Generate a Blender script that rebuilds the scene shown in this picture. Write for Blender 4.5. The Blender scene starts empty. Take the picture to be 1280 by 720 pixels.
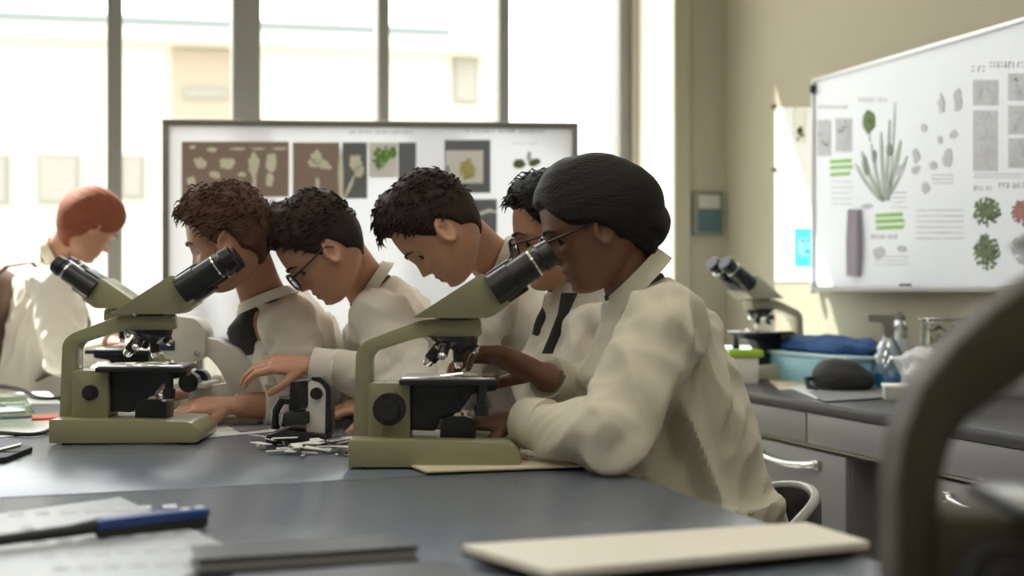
import bpy, bmesh, math, random
from mathutils import Vector, Matrix, noise
import numpy as np
random.seed(7)
C = bpy.context.scene.collection
SC = bpy.context.scene
# ------------------------------------------------------------------ camera, world, sun, exposure
TH = math.radians(19); CT, ST = math.cos(TH), math.sin(TH)
EYE = 1.22; F = 1500.0; TZ = 0.90
def W(cx, d, z): return Vector((cx*CT + d*ST, -cx*ST + d*CT, z))
def P(x, y, d): return Vector(((x-640)/F*d, d, EYE + (360-y)/F*d))
cam_d = bpy.data.cameras.new('camera'); cam = bpy.data.objects.new('camera', cam_d); C.objects.link(cam)
cam.location = (0, 0, EYE); cam.rotation_euler = (math.radians(90), 0, -TH)
cam_d.sensor_width = 36; cam_d.lens = F/1280*36; cam_d.clip_start = 0.05
cam_d.dof.use_dof = True; cam_d.dof.focus_distance = 2.45; cam_d.dof.aperture_fstop = 2.2
SC.camera = cam
SC.view_settings.view_transform = 'Standard'; SC.view_settings.look = 'None'
SC.view_settings.exposure = 0.0; SC.view_settings.gamma = 1; SC.view_settings.use_curve_mapping = False
wd = bpy.data.worlds.new('sky'); SC.world = wd; wd.use_nodes = True
bg = wd.node_tree.nodes['Background']; bg.inputs[0].default_value = (0.965, 0.985, 1.0, 1); bg.inputs[1].default_value = 5.0
sun_d = bpy.data.lights.new('sun', 'SUN'); sun = bpy.data.objects.new('sun', sun_d); C.objects.link(sun)
sun_d.energy = 26; sun_d.angle = 0.006; sun_d.color = (1, 0.94, 0.84)
sun.rotation_euler = Vector((0.246, -0.374, -0.727)).to_track_quat('-Z', 'Y').to_euler()
FILL_W = 11
# ------------------------------------------------------------------ materials
MATS = {}
def mat(name, col, rough=0.5, metal=0.0, noise_amt=0.0, nscale=8, bump=0.0, bscale=60, sss=0.0, trans=0.0, emit=None, estr=0, coat=0.0, alpha=1.0, stretch=None, spec=None, sheen=0.0):
    if name in MATS: return MATS[name]
    m = bpy.data.materials.new(name); m.use_nodes = True; nt = m.node_tree; b = nt.nodes['Principled BSDF']
    b.inputs['Base Color'].default_value = (*col, 1); b.inputs['Roughness'].default_value = rough; b.inputs['Metallic'].default_value = metal
    if spec is not None: b.inputs['Specular IOR Level'].default_value = spec
    if sss: b.inputs['Subsurface Weight'].default_value = sss; b.inputs['Subsurface Radius'].default_value = (0.012, 0.005, 0.003); b.inputs['Subsurface Scale'].default_value = 1
    if trans: b.inputs['Transmission Weight'].default_value = trans
    if coat: b.inputs['Coat Weight'].default_value = coat
    if sheen: b.inputs['Sheen Weight'].default_value = sheen
    b.inputs['Alpha'].default_value = alpha
    if emit: b.inputs['Emission Color'].default_value = (*emit, 1); b.inputs['Emission Strength'].default_value = estr
    tc = nt.nodes.new('ShaderNodeTexCoord'); mp = nt.nodes.new('ShaderNodeMapping')
    nt.links.new(tc.outputs['Object'], mp.inputs['Vector'])
    if stretch: mp.inputs['Scale'].default_value = stretch
    nz = nt.nodes.new('ShaderNodeTexNoise'); nz.inputs['Scale'].default_value = nscale; nz.inputs['Detail'].default_value = 4
    nt.links.new(mp.outputs[0], nz.inputs['Vector'])
    if noise_amt:
        mx = nt.nodes.new('ShaderNodeMix'); mx.data_type = 'RGBA'
        mx.inputs['A'].default_value = (*[c*(1-noise_amt) for c in col], 1); mx.inputs['B'].default_value = (*[min(1, c*(1+noise_amt)) for c in col], 1)
        nt.links.new(nz.outputs['Fac'], mx.inputs['Factor']); nt.links.new(mx.outputs['Result'], b.inputs['Base Color'])
    if bump:
        n2 = nt.nodes.new('ShaderNodeTexNoise'); n2.inputs['Scale'].default_value = bscale; n2.inputs['Detail'].default_value = 3
        nt.links.new(mp.outputs[0], n2.inputs['Vector'])
        bp = nt.nodes.new('ShaderNodeBump'); bp.inputs['Strength'].default_value = bump; bp.inputs['Distance'].default_value = 0.004
        nt.links.new(n2.outputs['Fac'], bp.inputs['Height']); nt.links.new(bp.outputs[0], b.inputs['Normal'])
    MATS[name] = m; return m
def glassmat(name, col, tr=0.9, rough=0.02):
    if name in MATS: return MATS[name]
    m = bpy.data.materials.new(name); m.use_nodes = True; nt = m.node_tree; nt.nodes.clear()
    o = nt.nodes.new('ShaderNodeOutputMaterial'); mx = nt.nodes.new('ShaderNodeMixShader')
    t = nt.nodes.new('ShaderNodeBsdfTransparent'); t.inputs[0].default_value = (*col, 1)
    g = nt.nodes.new('ShaderNodeBsdfGlossy'); g.inputs['Roughness'].default_value = rough
    lw = nt.nodes.new('ShaderNodeLayerWeight'); lw.inputs[0].default_value = 0.25
    mr = nt.nodes.new('ShaderNodeMapRange'); mr.inputs['To Min'].default_value = 1-tr; mr.inputs['To Max'].default_value = (0.30 if name == 'window_glass' else 0.8)
    nt.links.new(lw.outputs['Fresnel'], mr.inputs['Value']); nt.links.new(mr.outputs[0], mx.inputs[0])
    nt.links.new(t.outputs[0], mx.inputs[1]); nt.links.new(g.outputs[0], mx.inputs[2]); nt.links.new(mx.outputs[0], o.inputs[0])
    MATS[name] = m; return m
M_wall = mat('wall_paint', (0.385, 0.355, 0.265), 0.8, noise_amt=0.04, nscale=3, bump=0.1, bscale=200)
M_reveal = mat('reveal_paint', (0.74, 0.72, 0.66), 0.7, noise_amt=0.02)
M_ceil = mat('ceiling_paint', (0.75, 0.73, 0.68), 0.8, noise_amt=0.02)
M_floor = mat('floor_vinyl', (0.30, 0.29, 0.27), 0.45, noise_amt=0.12, nscale=30)
M_frame = mat('window_metal', (0.20, 0.195, 0.18), 0.45, metal=0.2, noise_amt=0.05)
M_glass = glassmat('window_glass', (0.98, 0.99, 0.98), 0.96)
M_bench = mat('bench_resin', (0.150, 0.172, 0.215), 0.27, spec=0.8, noise_amt=0.08, nscale=14, bump=0.03, bscale=120)
M_edge = mat('bench_edge', (0.018, 0.02, 0.025), 0.4, noise_amt=0.1)
M_counter = mat('counter_resin', (0.07, 0.07, 0.075), 0.3, noise_amt=0.1)
M_cab = mat('cabinet_laminate', (0.27, 0.27, 0.265), 0.45, noise_amt=0.05, nscale=5)
M_cabin = mat('cabinet_inside', (0.07, 0.07, 0.06), 0.6, noise_amt=0.05)
M_steel = mat('polished_steel', (0.75, 0.75, 0.73), 0.18, metal=1, noise_amt=0.03)
M_olive = mat('scope_enamel', (0.295, 0.285, 0.165), 0.38, noise_amt=0.05, nscale=10, coat=0.2)
M_greige = mat('scope_enamel_grey', (0.40, 0.38, 0.28), 0.4, noise_amt=0.05, nscale=10)
M_white = mat('white_enamel', (0.72, 0.70, 0.64), 0.35, noise_amt=0.04)
M_black = mat('black_plastic', (0.013, 0.014, 0.016), 0.32, noise_amt=0.15)
M_blackm = mat('black_matte', (0.02, 0.02, 0.021), 0.6, noise_amt=0.15, bump=0.1)
M_coat = mat('coat_cotton', (0.66, 0.62, 0.50), 0.85, noise_amt=0.04, nscale=12, bump=0.25, bscale=45, sheen=0.2)
M_coat2 = mat('coat_cotton_bright', (0.72, 0.68, 0.60), 0.85, noise_amt=0.04, nscale=12, bump=0.25, bscale=45, sheen=0.2)
M_dark = mat('dark_shirt', (0.03, 0.03, 0.033), 0.8, noise_amt=0.2, bump=0.2)
M_trouser = mat('trouser_cloth', (0.03, 0.035, 0.05), 0.8, noise_amt=0.1, bump=0.2)
M_shoe = mat('shoe_leather', (0.02, 0.018, 0.016), 0.4, noise_amt=0.1)
M_paper = mat('paper', (0.80, 0.80, 0.78), 0.6, noise_amt=0.02)
M_cream = mat('cream_card', (0.68, 0.60, 0.44), 0.6, noise_amt=0.04)
M_board = mat('board_white', (0.80, 0.84, 0.92), 0.4, noise_amt=0.02)
M_poster = mat('poster_film', (0.86, 0.88, 0.92), 0.5, noise_amt=0.02)
def _translucent(m, fac, col):
    nt = m.node_tree; b = nt.nodes['Principled BSDF']; o = nt.nodes['Material Output']
    t = nt.nodes.new('ShaderNodeBsdfTranslucent'); t.inputs[0].default_value = (*col, 1); mx = nt.nodes.new('ShaderNodeMixShader'); mx.inputs[0].default_value = fac
    nt.links.new(b.outputs[0], mx.inputs[1]); nt.links.new(t.outputs[0], mx.inputs[2]); nt.links.new(mx.outputs[0], o.inputs[0])
_translucent(M_poster, 0.34, (0.90, 0.92, 0.95))
M_photo = mat('print_grey', (0.16, 0.17, 0.19), 0.5, noise_amt=0.1)
M_photo_flare = mat('print_flare_tint', (0.30, 0.225, 0.19), 0.5, noise_amt=0.1)  # warm lens flare over the left prints, put into their colour
M_ink = mat('ink_grey', (0.30, 0.31, 0.34), 0.6, noise_amt=0.1)
M_inkl = mat('ink_pale', (0.50, 0.52, 0.57), 0.6, noise_amt=0.15, nscale=60)
M_green = mat('print_green', (0.16, 0.36, 0.06), 0.6, noise_amt=0.3, nscale=40)
M_dkgreen = mat('print_dark_green', (0.12, 0.16, 0.06), 0.6, noise_amt=0.4, nscale=60)
M_ivory = mat('print_ivory', (0.72, 0.72, 0.60), 0.6, noise_amt=0.12, nscale=60)
M_yellow = mat('print_ochre', (0.50, 0.45, 0.18), 0.6, noise_amt=0.35, nscale=70)
M_red = mat('print_red', (0.40, 0.17, 0.15), 0.6, noise_amt=0.3, nscale=60)
M_leaf = mat('leaf_green', (0.14, 0.36, 0.04), 0.5, noise_amt=0.3)
M_blue = mat('note_blue', (0.02, 0.42, 0.72), 0.6, noise_amt=0.03)
# ------------------------------------------------------------------ mesh builder
class MB:
    def __init__(s): s.bm = bmesh.new()
    def _place(s, geom, M):
        bmesh.ops.transform(s.bm, matrix=M, verts=geom); return geom
    def box(s, c, size, rot=None, bev=0.0, seg=2):
        g = bmesh.ops.create_cube(s.bm, size=1)['verts']
        bmesh.ops.scale(s.bm, vec=size, verts=g)
        if bev:
            es = list({e for v in g for e in v.link_edges})
            r = bmesh.ops.bevel(s.bm, geom=es, offset=bev, segments=seg, affect='EDGES', profile=0.5)
            g = list({v for f in r['faces'] for v in f.verts} | {v for v in g if v.is_valid})
        M = Matrix.Translation(c) @ (rot.to_4x4() if rot else Matrix.Identity(4))
        s._place(g, M); return s
    def cyl(s, p0, p1, r0, r1=None, n=24, caps=True):
        p0, p1 = Vector(p0), Vector(p1); r1 = r0 if r1 is None else r1
        return s.tube([p0, p1], [r0, r1], n, caps)
    def tube(s, pts, rs, n=16, caps=True, flat=1.0, up=None):
        pts = [Vector(p) for p in pts]
        if not hasattr(rs, '__len__'): rs = [rs]*len(pts)
        rings = []; prev = None
        for i, p in enumerate(pts):
            if i == 0: t = pts[1]-pts[0]
            elif i == len(pts)-1: t = pts[-1]-pts[-2]
            else: t = (pts[i+1]-p).normalized() + (p-pts[i-1]).normalized()
            t.normalize()
            if prev is None:
                a = up or (Vector((0, 0, 1)) if abs(t.z) < 0.9 else Vector((0, 1, 0)))
                x = a.cross(t).normalized()
            else: x = (prev - t*prev.dot(t)).normalized()
            prev = x; y = t.cross(x)
            rings.append([s.bm.verts.new(p + (x*math.cos(2*math.pi*k/n) + y*math.sin(2*math.pi*k/n)*flat)*rs[i]) for k in range(n)])
        s._skin(rings, n, caps); return s
    def _skin(s, rings, n, caps=True, close=False):
        m = len(rings)
        for i in range(m if close else m-1):
            a, b = rings[i], rings[(i+1) % m]
            for k in range(n): s.bm.faces.new((a[k], a[(k+1) % n], b[(k+1) % n], b[k]))
        if caps and not close:
            s.bm.faces.new(rings[0][::-1]); s.bm.faces.new(rings[-1])
    def loft(s, secs, n=28, ex=1.0):
        rings = []
        for c, A, B in secs:
            c, A, B = Vector(c), Vector(A), Vector(B); r = []
            for k in range(n):
                a = 2*math.pi*k/n; ca, sa = math.cos(a), math.sin(a)
                ca = math.copysign(abs(ca)**ex, ca); sa = math.copysign(abs(sa)**ex, sa)
                r.append(s.bm.verts.new(c + A*ca + B*sa))
            rings.append(r)
        s._skin(rings, n); return s
    def lathe(s, prof, c=(0, 0, 0), n=32, M=None):
        c = Vector(c); rings = []
        for r, z in prof:
            ring = []
            for k in range(n):
                a = 2*math.pi*k/n; v = Vector((max(r, 1e-4)*math.cos(a), max(r, 1e-4)*math.sin(a), z))
                if M: v = M @ v
                ring.append(s.bm.verts.new(c+v))
            rings.append(ring)
        s._skin(rings, n); return s
    def torus(s, c, R, r, M=None, n=32, m=8, sx=1, sy=1, a0=0, a1=2*math.pi):
        c = Vector(c); rings = []; full = abs(a1-a0-2*math.pi) < 1e-6
        cnt = n if full else n+1
        for i in range(cnt):
            a = a0+(a1-a0)*i/n; d = Vector((math.cos(a)*sx, math.sin(a)*sy, 0)); ring = []
            for k in range(m):
                b = 2*math.pi*k/m
                v = d*R + Vector((math.cos(a), math.sin(a), 0))*r*math.cos(b) + Vector((0, 0, 1))*r*math.sin(b)
                if M: v = M @ v
                ring.append(s.bm.verts.new(c+v))
            rings.append(ring)
        s._skin(rings, m, caps=not full, close=full); return s
    def ell(s, c, rad, rot=None, u=24, v=16):
        g = bmesh.ops.create_uvsphere(s.bm, u_segments=u, v_segments=v, radius=1)['verts']
        M = Matrix.Translation(c) @ (rot.to_4x4() if rot else Matrix.Identity(4)) @ Matrix.Diagonal((*rad, 1))
        s._place(g, M); return s
    def prism(s, pts, ext, off=(0, 0, 0), bev=0.0, seg=2):
        """pts: 3D polygon, ext: extrusion vector"""
        vs = [s.bm.verts.new(Vector(p)+Vector(off)) for p in pts]
        f = s.bm.faces.new(vs)
        r = bmesh.ops.extrude_face_region(s.bm, geom=[f])
        nv = [v for v in r['geom'] if isinstance(v, bmesh.types.BMVert)]
        bmesh.ops.translate(s.bm, vec=Vector(ext), verts=nv)
        if bev:
            es = list({e for v in vs+nv for e in v.link_edges})
            bmesh.ops.bevel(s.bm, geom=es, offset=bev, segments=seg, affect='EDGES', profile=0.5, clamp_overlap=True)
        return s
    def raw(s, verts, faces):
        vs = [s.bm.verts.new(v) for v in verts]
        for f in faces:
            try: s.bm.faces.new([vs[i] for i in f])
            except ValueError: pass
        return s
    def mesh(s, name):
        bmesh.ops.recalc_face_normals(s.bm, faces=s.bm.faces)
        me = bpy.data.meshes.new(name); s.bm.to_mesh(me); s.bm.free(); return me
def obj(name, mb, m, parent=None, smooth=True, label=None, me=None):
    me = me or mb.mesh(name)
    o = bpy.data.objects.new(name, me); C.objects.link(o)
    if m is not None and not me.materials: me.materials.append(m)
    if smooth:
        me.polygons.foreach_set('use_smooth', [True]*len(me.polygons))
        try: me.set_sharp_from_angle(angle=math.radians(38))
        except Exception: pass
    if parent: o.parent = parent
    if label: o['label'] = label
    return o
def tag(o, label, cat, group=None, kind=None):
    o['label'] = label; o['category'] = cat
    if group: o['group'] = group
    if kind: o['kind'] = kind
    return o
def thing(name, label, cat, loc=(0, 0, 0), rz=0, group=None):
    o = bpy.data.objects.new(name, None); C.objects.link(o); o.empty_display_size = 0.05
    o.location = loc; o.rotation_euler = (0, 0, rz); return tag(o, label, cat, group)
def struct(name, mb, m, parent=None, smooth=False):
    o = obj(name, mb, m, parent, smooth)
    if not parent: o['kind'] = 'structure'
    return o
def V(*a): return Vector(a)
def ray_hit(px, py, p0, n):
    d = W((px-640)/F, 1, (360-py)/F); o = V(0, 0, EYE)
    t = (Vector(p0)-o).dot(n)/d.dot(n); return o + d*t
def blob(cx, cy, rx, ry, n=14, jag=0.25, rng=random, rot=0):
    pts = []
    for k in range(n):
        a = 2*math.pi*k/n; r = 1+rng.uniform(-jag, jag)
        x, y = rx*r*math.cos(a), ry*r*math.sin(a)
        pts.append((cx + x*math.cos(rot)-y*math.sin(rot), cy + x*math.sin(rot)+y*math.cos(rot)))
    return pts
# ------------------------------------------------------------------ room shell
UR, VW, VG, UJ = 2.55, 4.58, 5.0, 2.304      # right wall, window wall (inner), glazing plane, reveal
UL, VB, HC, HW, SILL = -4.2, -3.0, 4.2, 4.02, 0.84
struct('floor', MB().box(((UL+UR)/2, (VB+VG)/2, -0.05), (UR-UL+0.6, VG-VB+0.6, 0.1)), M_floor)
struct('ceiling', MB().box(((UL+UR)/2, (VB+VG)/2, HC+0.05), (UR-UL+0.6, VG-VB+0.6, 0.1)), M_ceil)
struct('wall_right', MB().box((UR+0.1, (VB+VG)/2+0.1, HC/2), (0.2, VG-VB+0.5, HC)), M_wall)
struct('wall_left', MB().box((UL-0.1, (VB+VG)/2, HC/2), (0.2, VG-VB+0.5, HC)), M_wall)
struct('wall_rear', MB().box(((UL+UR)/2, VB-0.1, HC/2), (UR-UL, 0.2, HC)), M_wall)
mb = MB()
mb.box(((UJ+UR)/2, (VW+VG+0.1)/2, HC/2), (UR-UJ, VG+0.1-VW, HC))
mb.box(((UL+UJ)/2, (VW+VG+0.1)/2, SILL/2-0.02), (UJ-UL, VG+0.1-VW, SILL-0.04))
mb.box(((UL+UJ)/2, VG+0.05, (HC+HW)/2), (UJ-UL, 0.14, HC-HW))
struct('wall_window', mb, M_wall)
struct('trim_1', MB().box((UJ-0.004, (VW+VG)/2, (SILL+HW)/2), (0.008, VG-VW-0.002, HW-SILL)), M_reveal)
struct('trim_2', MB().box((UJ+0.03, VW-0.008, (SILL+HW)/2), (0.075, 0.016, HW-SILL+0.1), bev=0.004), M_wall)
struct('trim_3', MB().box(((UL+UJ)/2, (VW+VG)/2-0.01, SILL-0.02), (UJ-UL, VG-VW+0.04, 0.04), bev=0.006), M_reveal)
struct('baseboard_right', MB().box((UR-0.008, (VW+VB)/2, 0.05), (0.016, VW-VB, 0.1)), M_cab)
# window bays
posts = [(-3.7, .05), (-3.16, .05), (-2.62, .09), (-2.08, .05), (-1.54, .05), (-1.02, .10), (-0.48, .05), (0.059, .058), (0.568, .112), (1.136, .05), (1.673, .05)]
wn = 1
edges = [(UL, .05)] + posts + [(2.25, .06)]
for i in range(len(edges)-1):
    (a, wa), (b, wb) = edges[i], edges[i+1]
    fr = MB(); l, r = a, b
    fr.box(((l), VG, (SILL+HW)/2), (wa, 0.09, HW-SILL), bev=0.006)
    if i == len(edges)-2: fr.box((r, VG, (SILL+HW)/2), (wb, 0.09, HW-SILL), bev=0.006)
    fr.box(((l+r)/2, VG, SILL+0.03), (r-l, 0.08, 0.06)); fr.box(((l+r)/2, VG, HW-0.03), (r-l, 0.08, 0.06))
    fo = struct('window_%d' % wn, fr, M_frame)
    g = obj('pane', MB().box(((l+r)/2, VG+0.01, (SILL+HW)/2), (r-l-0.02, 0.006, HW-SILL-0.04)), M_glass, fo, False)
    wn += 1
# light aluminium strip beside the right jamb
struct('trim_4', MB().box((2.29, VG-0.06, (SILL+HW)/2), (0.026, 0.05, HW-SILL), bev=0.004), M_wall)
# fill light panels added on the ceiling, out of view
fillm = mat('fill_diffuser', (0.9, 0.9, 0.88), 0.5, emit=(1, 0.95, 0.86), estr=2.0)
for i, (lx, ly) in enumerate([(-2.6, -0.8), (-0.4, -0.8), (1.5, -0.8), (-2.6, 1.6), (-0.4, 1.6), (1.5, 1.6)]):
    t = thing('ceiling_fill', 'added white fill panel, unseen on the ceiling, %s %s' % (('rear row', 'front row')[ly > 0], ('left', 'middle', 'right')[i % 3]), 'fill light', (lx, ly, HC-0.04), 0, 'added fill panels')
    obj('frame', MB().box((0, 0, 0.02), (1.24, 0.64, 0.04), bev=0.005), M_white, t)
    obj('diffuser', MB().box((0, 0, -0.004), (1.16, 0.56, 0.008)), fillm, t, False)
    ld = bpy.data.lights.new('lamp', 'AREA'); ld.shape = 'RECTANGLE'; ld.size = 1.1; ld.size_y = 0.5; ld.energy = FILL_W; ld.color = (1, 0.96, 0.89)
    lo = bpy.data.objects.new('lamp', ld); C.objects.link(lo); lo.parent = t; lo.location = (0, 0, -0.02)
# ------------------------------------------------------------------ outside: ground and building
gm = mat('paving', (0.45, 0.43, 0.38), 0.9, noise_amt=0.1)
struct('ground', MB().box((0, 35, -1.6), (120, 58, 0.1)), gm)
BR = math.radians(-9)
bld = thing('cream_building', 'cream rendered building with flat grey roof edge outside the window', 'building', W(-4.6, 21, -1.55), BR)
M_fac = mat('facade_render', (0.50, 0.485, 0.40), 0.9, noise_amt=0.03, nscale=1)
M_facw = mat('facade_window', (0.19, 0.185, 0.15), 0.4, noise_amt=0.1)
M_roof = mat('roof_edge', (0.15, 0.17, 0.175), 0.7, noise_amt=0.05)
def bx(x):  # local x of a pixel column on the facade
    p = ray_hit(x, 360, bld.location, Matrix.Rotation(BR, 3, 'Z') @ V(0, 1, 0)); q = Matrix.Rotation(-BR, 3, 'Z') @ (p-bld.location); return q.x
def bz(x, y):
    p = ray_hit(x, y, bld.location, Matrix.Rotation(BR, 3, 'Z') @ V(0, 1, 0)); return p.z - bld.location.z
x1 = bx(603); zr = bz(300, 62)
obj('wall', MB().box(((x1-14)/2, 3, zr/2), (x1+14, 6, zr)), M_fac, bld, False)
x2 = bx(645); obj('wing_wall', MB().box(((x1+x2)/2, 4.2, zr/2-0.1), (x2-x1+0.02, 5, zr-0.2)), M_fac, bld, False)
obj('eaves', MB().box(((x1-14)/2, 2.7, zr+0.11), (x1+14.4, 6.6, 0.22)), M_fac, bld, False)
obj('roof', MB().box(((bx(545)-14)/2, 3.0, zr+0.37), (bx(545)+14.5, 6.6, 0.2), bev=0.03), M_roof, bld, False)
for a, b, t_, l_ in [(-30, 13, 192, 257), (46, 101, 192, 256), (152, 182, 194, 250), (565, 598, 68, 131), (-150, -90, 192, 257)]:
    o = obj('window', MB().box(((bx(a)+bx(b))/2, -0.01, (bz(a, t_)+bz(a, l_))/2), (bx(b)-bx(a), 0.1, bz(a, t_)-bz(a, l_))), M_facw, bld, False)
    obj('pane', MB().box(((bx(a)+bx(b))/2, -0.08, (bz(a, t_)+bz(a, l_))/2), (bx(b)-bx(a)-0.12, 0.02, bz(a, t_)-bz(a, l_)-0.12)), mat('shade_pane', (0.22, 0.21, 0.18), 0.3, noise_amt=0.1), o, False)
o = obj('balcony_panel', MB().box(((bx(215)+bx(292))/2, -0.05, (bz(215, 62)+bz(215, 146))/2), (bx(292)-bx(215), 0.12, bz(215, 62)-bz(215, 146))), mat('facade_panel', (0.27, 0.225, 0.17), 0.8, noise_amt=0.05), bld, False)
obj('sign_plate', MB().box(((bx(230)+bx(285))/2, -0.14, bz(215, 117)), (bx(285)-bx(230), 0.05, 0.18)), M_facw, o, False)
# ------------------------------------------------------------------ benches
def bench(label, u0, u1, v0, v1, mtop=M_bench):
    t = thing('lab_bench', label, 'lab bench', ((u0+u1)/2, (v0+v1)/2, 0))
    w, d = u1-u0, v1-v0
    obj('worktop', MB().box((0, 0, TZ-0.018), (w, d, 0.036), bev=0.003), mtop, t)
    obj('apron', MB().box((0, 0, TZ-0.066), (w-0.12, d-0.12, 0.06)), M_cab, t, False)
    for sx in (-1, 0, 1):
        for sy in (-1, 1):
            obj('leg', MB().box((sx*(w/2-0.09), sy*(d/2-0.09), (TZ-0.096)/2), (0.05, 0.05, TZ-0.096), bev=0.004), M_cab, t)
    return t
UE = 0.862
bench('dark resin lab bench carrying the two large olive microscopes', -2.6, UE, 1.989, 2.90)
bench('dark resin lab bench in front of the seam, with blue tool and cream board', -2.6, UE, 1.075, 1.979)
bench('dark resin lab bench nearest the camera under the blurred microscope', -1.6, UE+0.05, 0.16, 1.068)
bench('dark lab bench at far left below the window', -2.6, 0.16, 2.907, 3.66)
# ------------------------------------------------------------------ right counter with cabinets
UC = 1.9
t = thing('side_counter', 'long dark grey worktop along the right wall', 'counter', (UC, 0, 0))
obj('worktop', MB().box(((UR-UC)/2-0.0, (VW-1.2)/2, TZ-0.016), (UR-UC-0.004, VW+1.2-0.01, 0.032), bev=0.003), M_counter, t)
obj('backsplash', MB().box((UR-UC-0.012, (VW-1.2)/2, TZ+0.03), (0.02, VW+1.2-0.02, 0.06), bev=0.003), M_cab, t)
ap = MB()
for a, b in [(3.99, 4.55), (3.36, 3.985), (2.96, 3.355), (2.452, 2.955), (1.93, 2.447), (1.2, 1.925), (0.5, 1.195), (-0.2, 0.495), (-1.1, -0.205)]:
    o = obj('apron_panel', MB().box((0.02, (a+b)/2, 0.822), (0.03, b-a-0.003, 0.086), bev=0.002), M_cab, t)
obj('rail', MB().box((0.012, (VW-1.2)/2, 0.7745), (0.024, VW+1.18, 0.007)), M_steel, t)
def cabinet(a, b, label, drawers=True):
    c = thing('drawer_cabinet', label, 'cabinet', (UC, (a+b)/2, 0), 0, 'drawer cabinets under the wall counter')
    w = b-a-0.004
    obj('body', MB().box((0.325, 0, 0.43), (0.61, w, 0.66)), M_cab, c, False)
    obj('plinth', MB().box((0.35, 0, 0.05), (0.56, w, 0.10)), M_cabin, c, False)
    hts = [(0.46, 0.765), (0.11, 0.455)]
    for z0, z1 in hts:
        d = obj('drawer', MB().box((0.012, 0, (z0+z1)/2), (0.02, w-0.01, z1-z0-0.006), bev=0.003), M_cab, c)
        pts = []
        hw = min(0.16, w/2-0.1); zh = z1-0.04
        for k in range(13):
            s = k/12*2-1; pts.append((0.0 - 0.028*(1-s*s)**0.5 if abs(s) < 1 else 0.0, s*hw, zh-0.012*(1-s*s)))
        obj('handle', MB().tube(pts, [0.011-0.003*math.cos((k/12*2-1)*1.5) for k in range(13)], 10, flat=1.0).box((-0.004, -hw, zh), (0.012, 0.03, 0.028), bev=0.003).box((-0.004, hw, zh), (0.012, 0.03, 0.028), bev=0.003), M_steel, d, label='shiny metal bow handle')
    return c
cabinet(2.757, 3.355, 'grey drawer cabinet left of the knee space, behind the black chair back')
cabinet(1.93, 2.447, 'grey drawer cabinet right of the knee space, behind the blurred microscope')
cabinet(3.36, 3.98, 'grey drawer cabinet hidden behind the woman at the large microscope')
# knee space back panel
o = obj('knee_panel', MB().box((0.45, 2.60, 0.40), (0.02, 0.29, 0.74)), M_cab, t, False)
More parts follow.
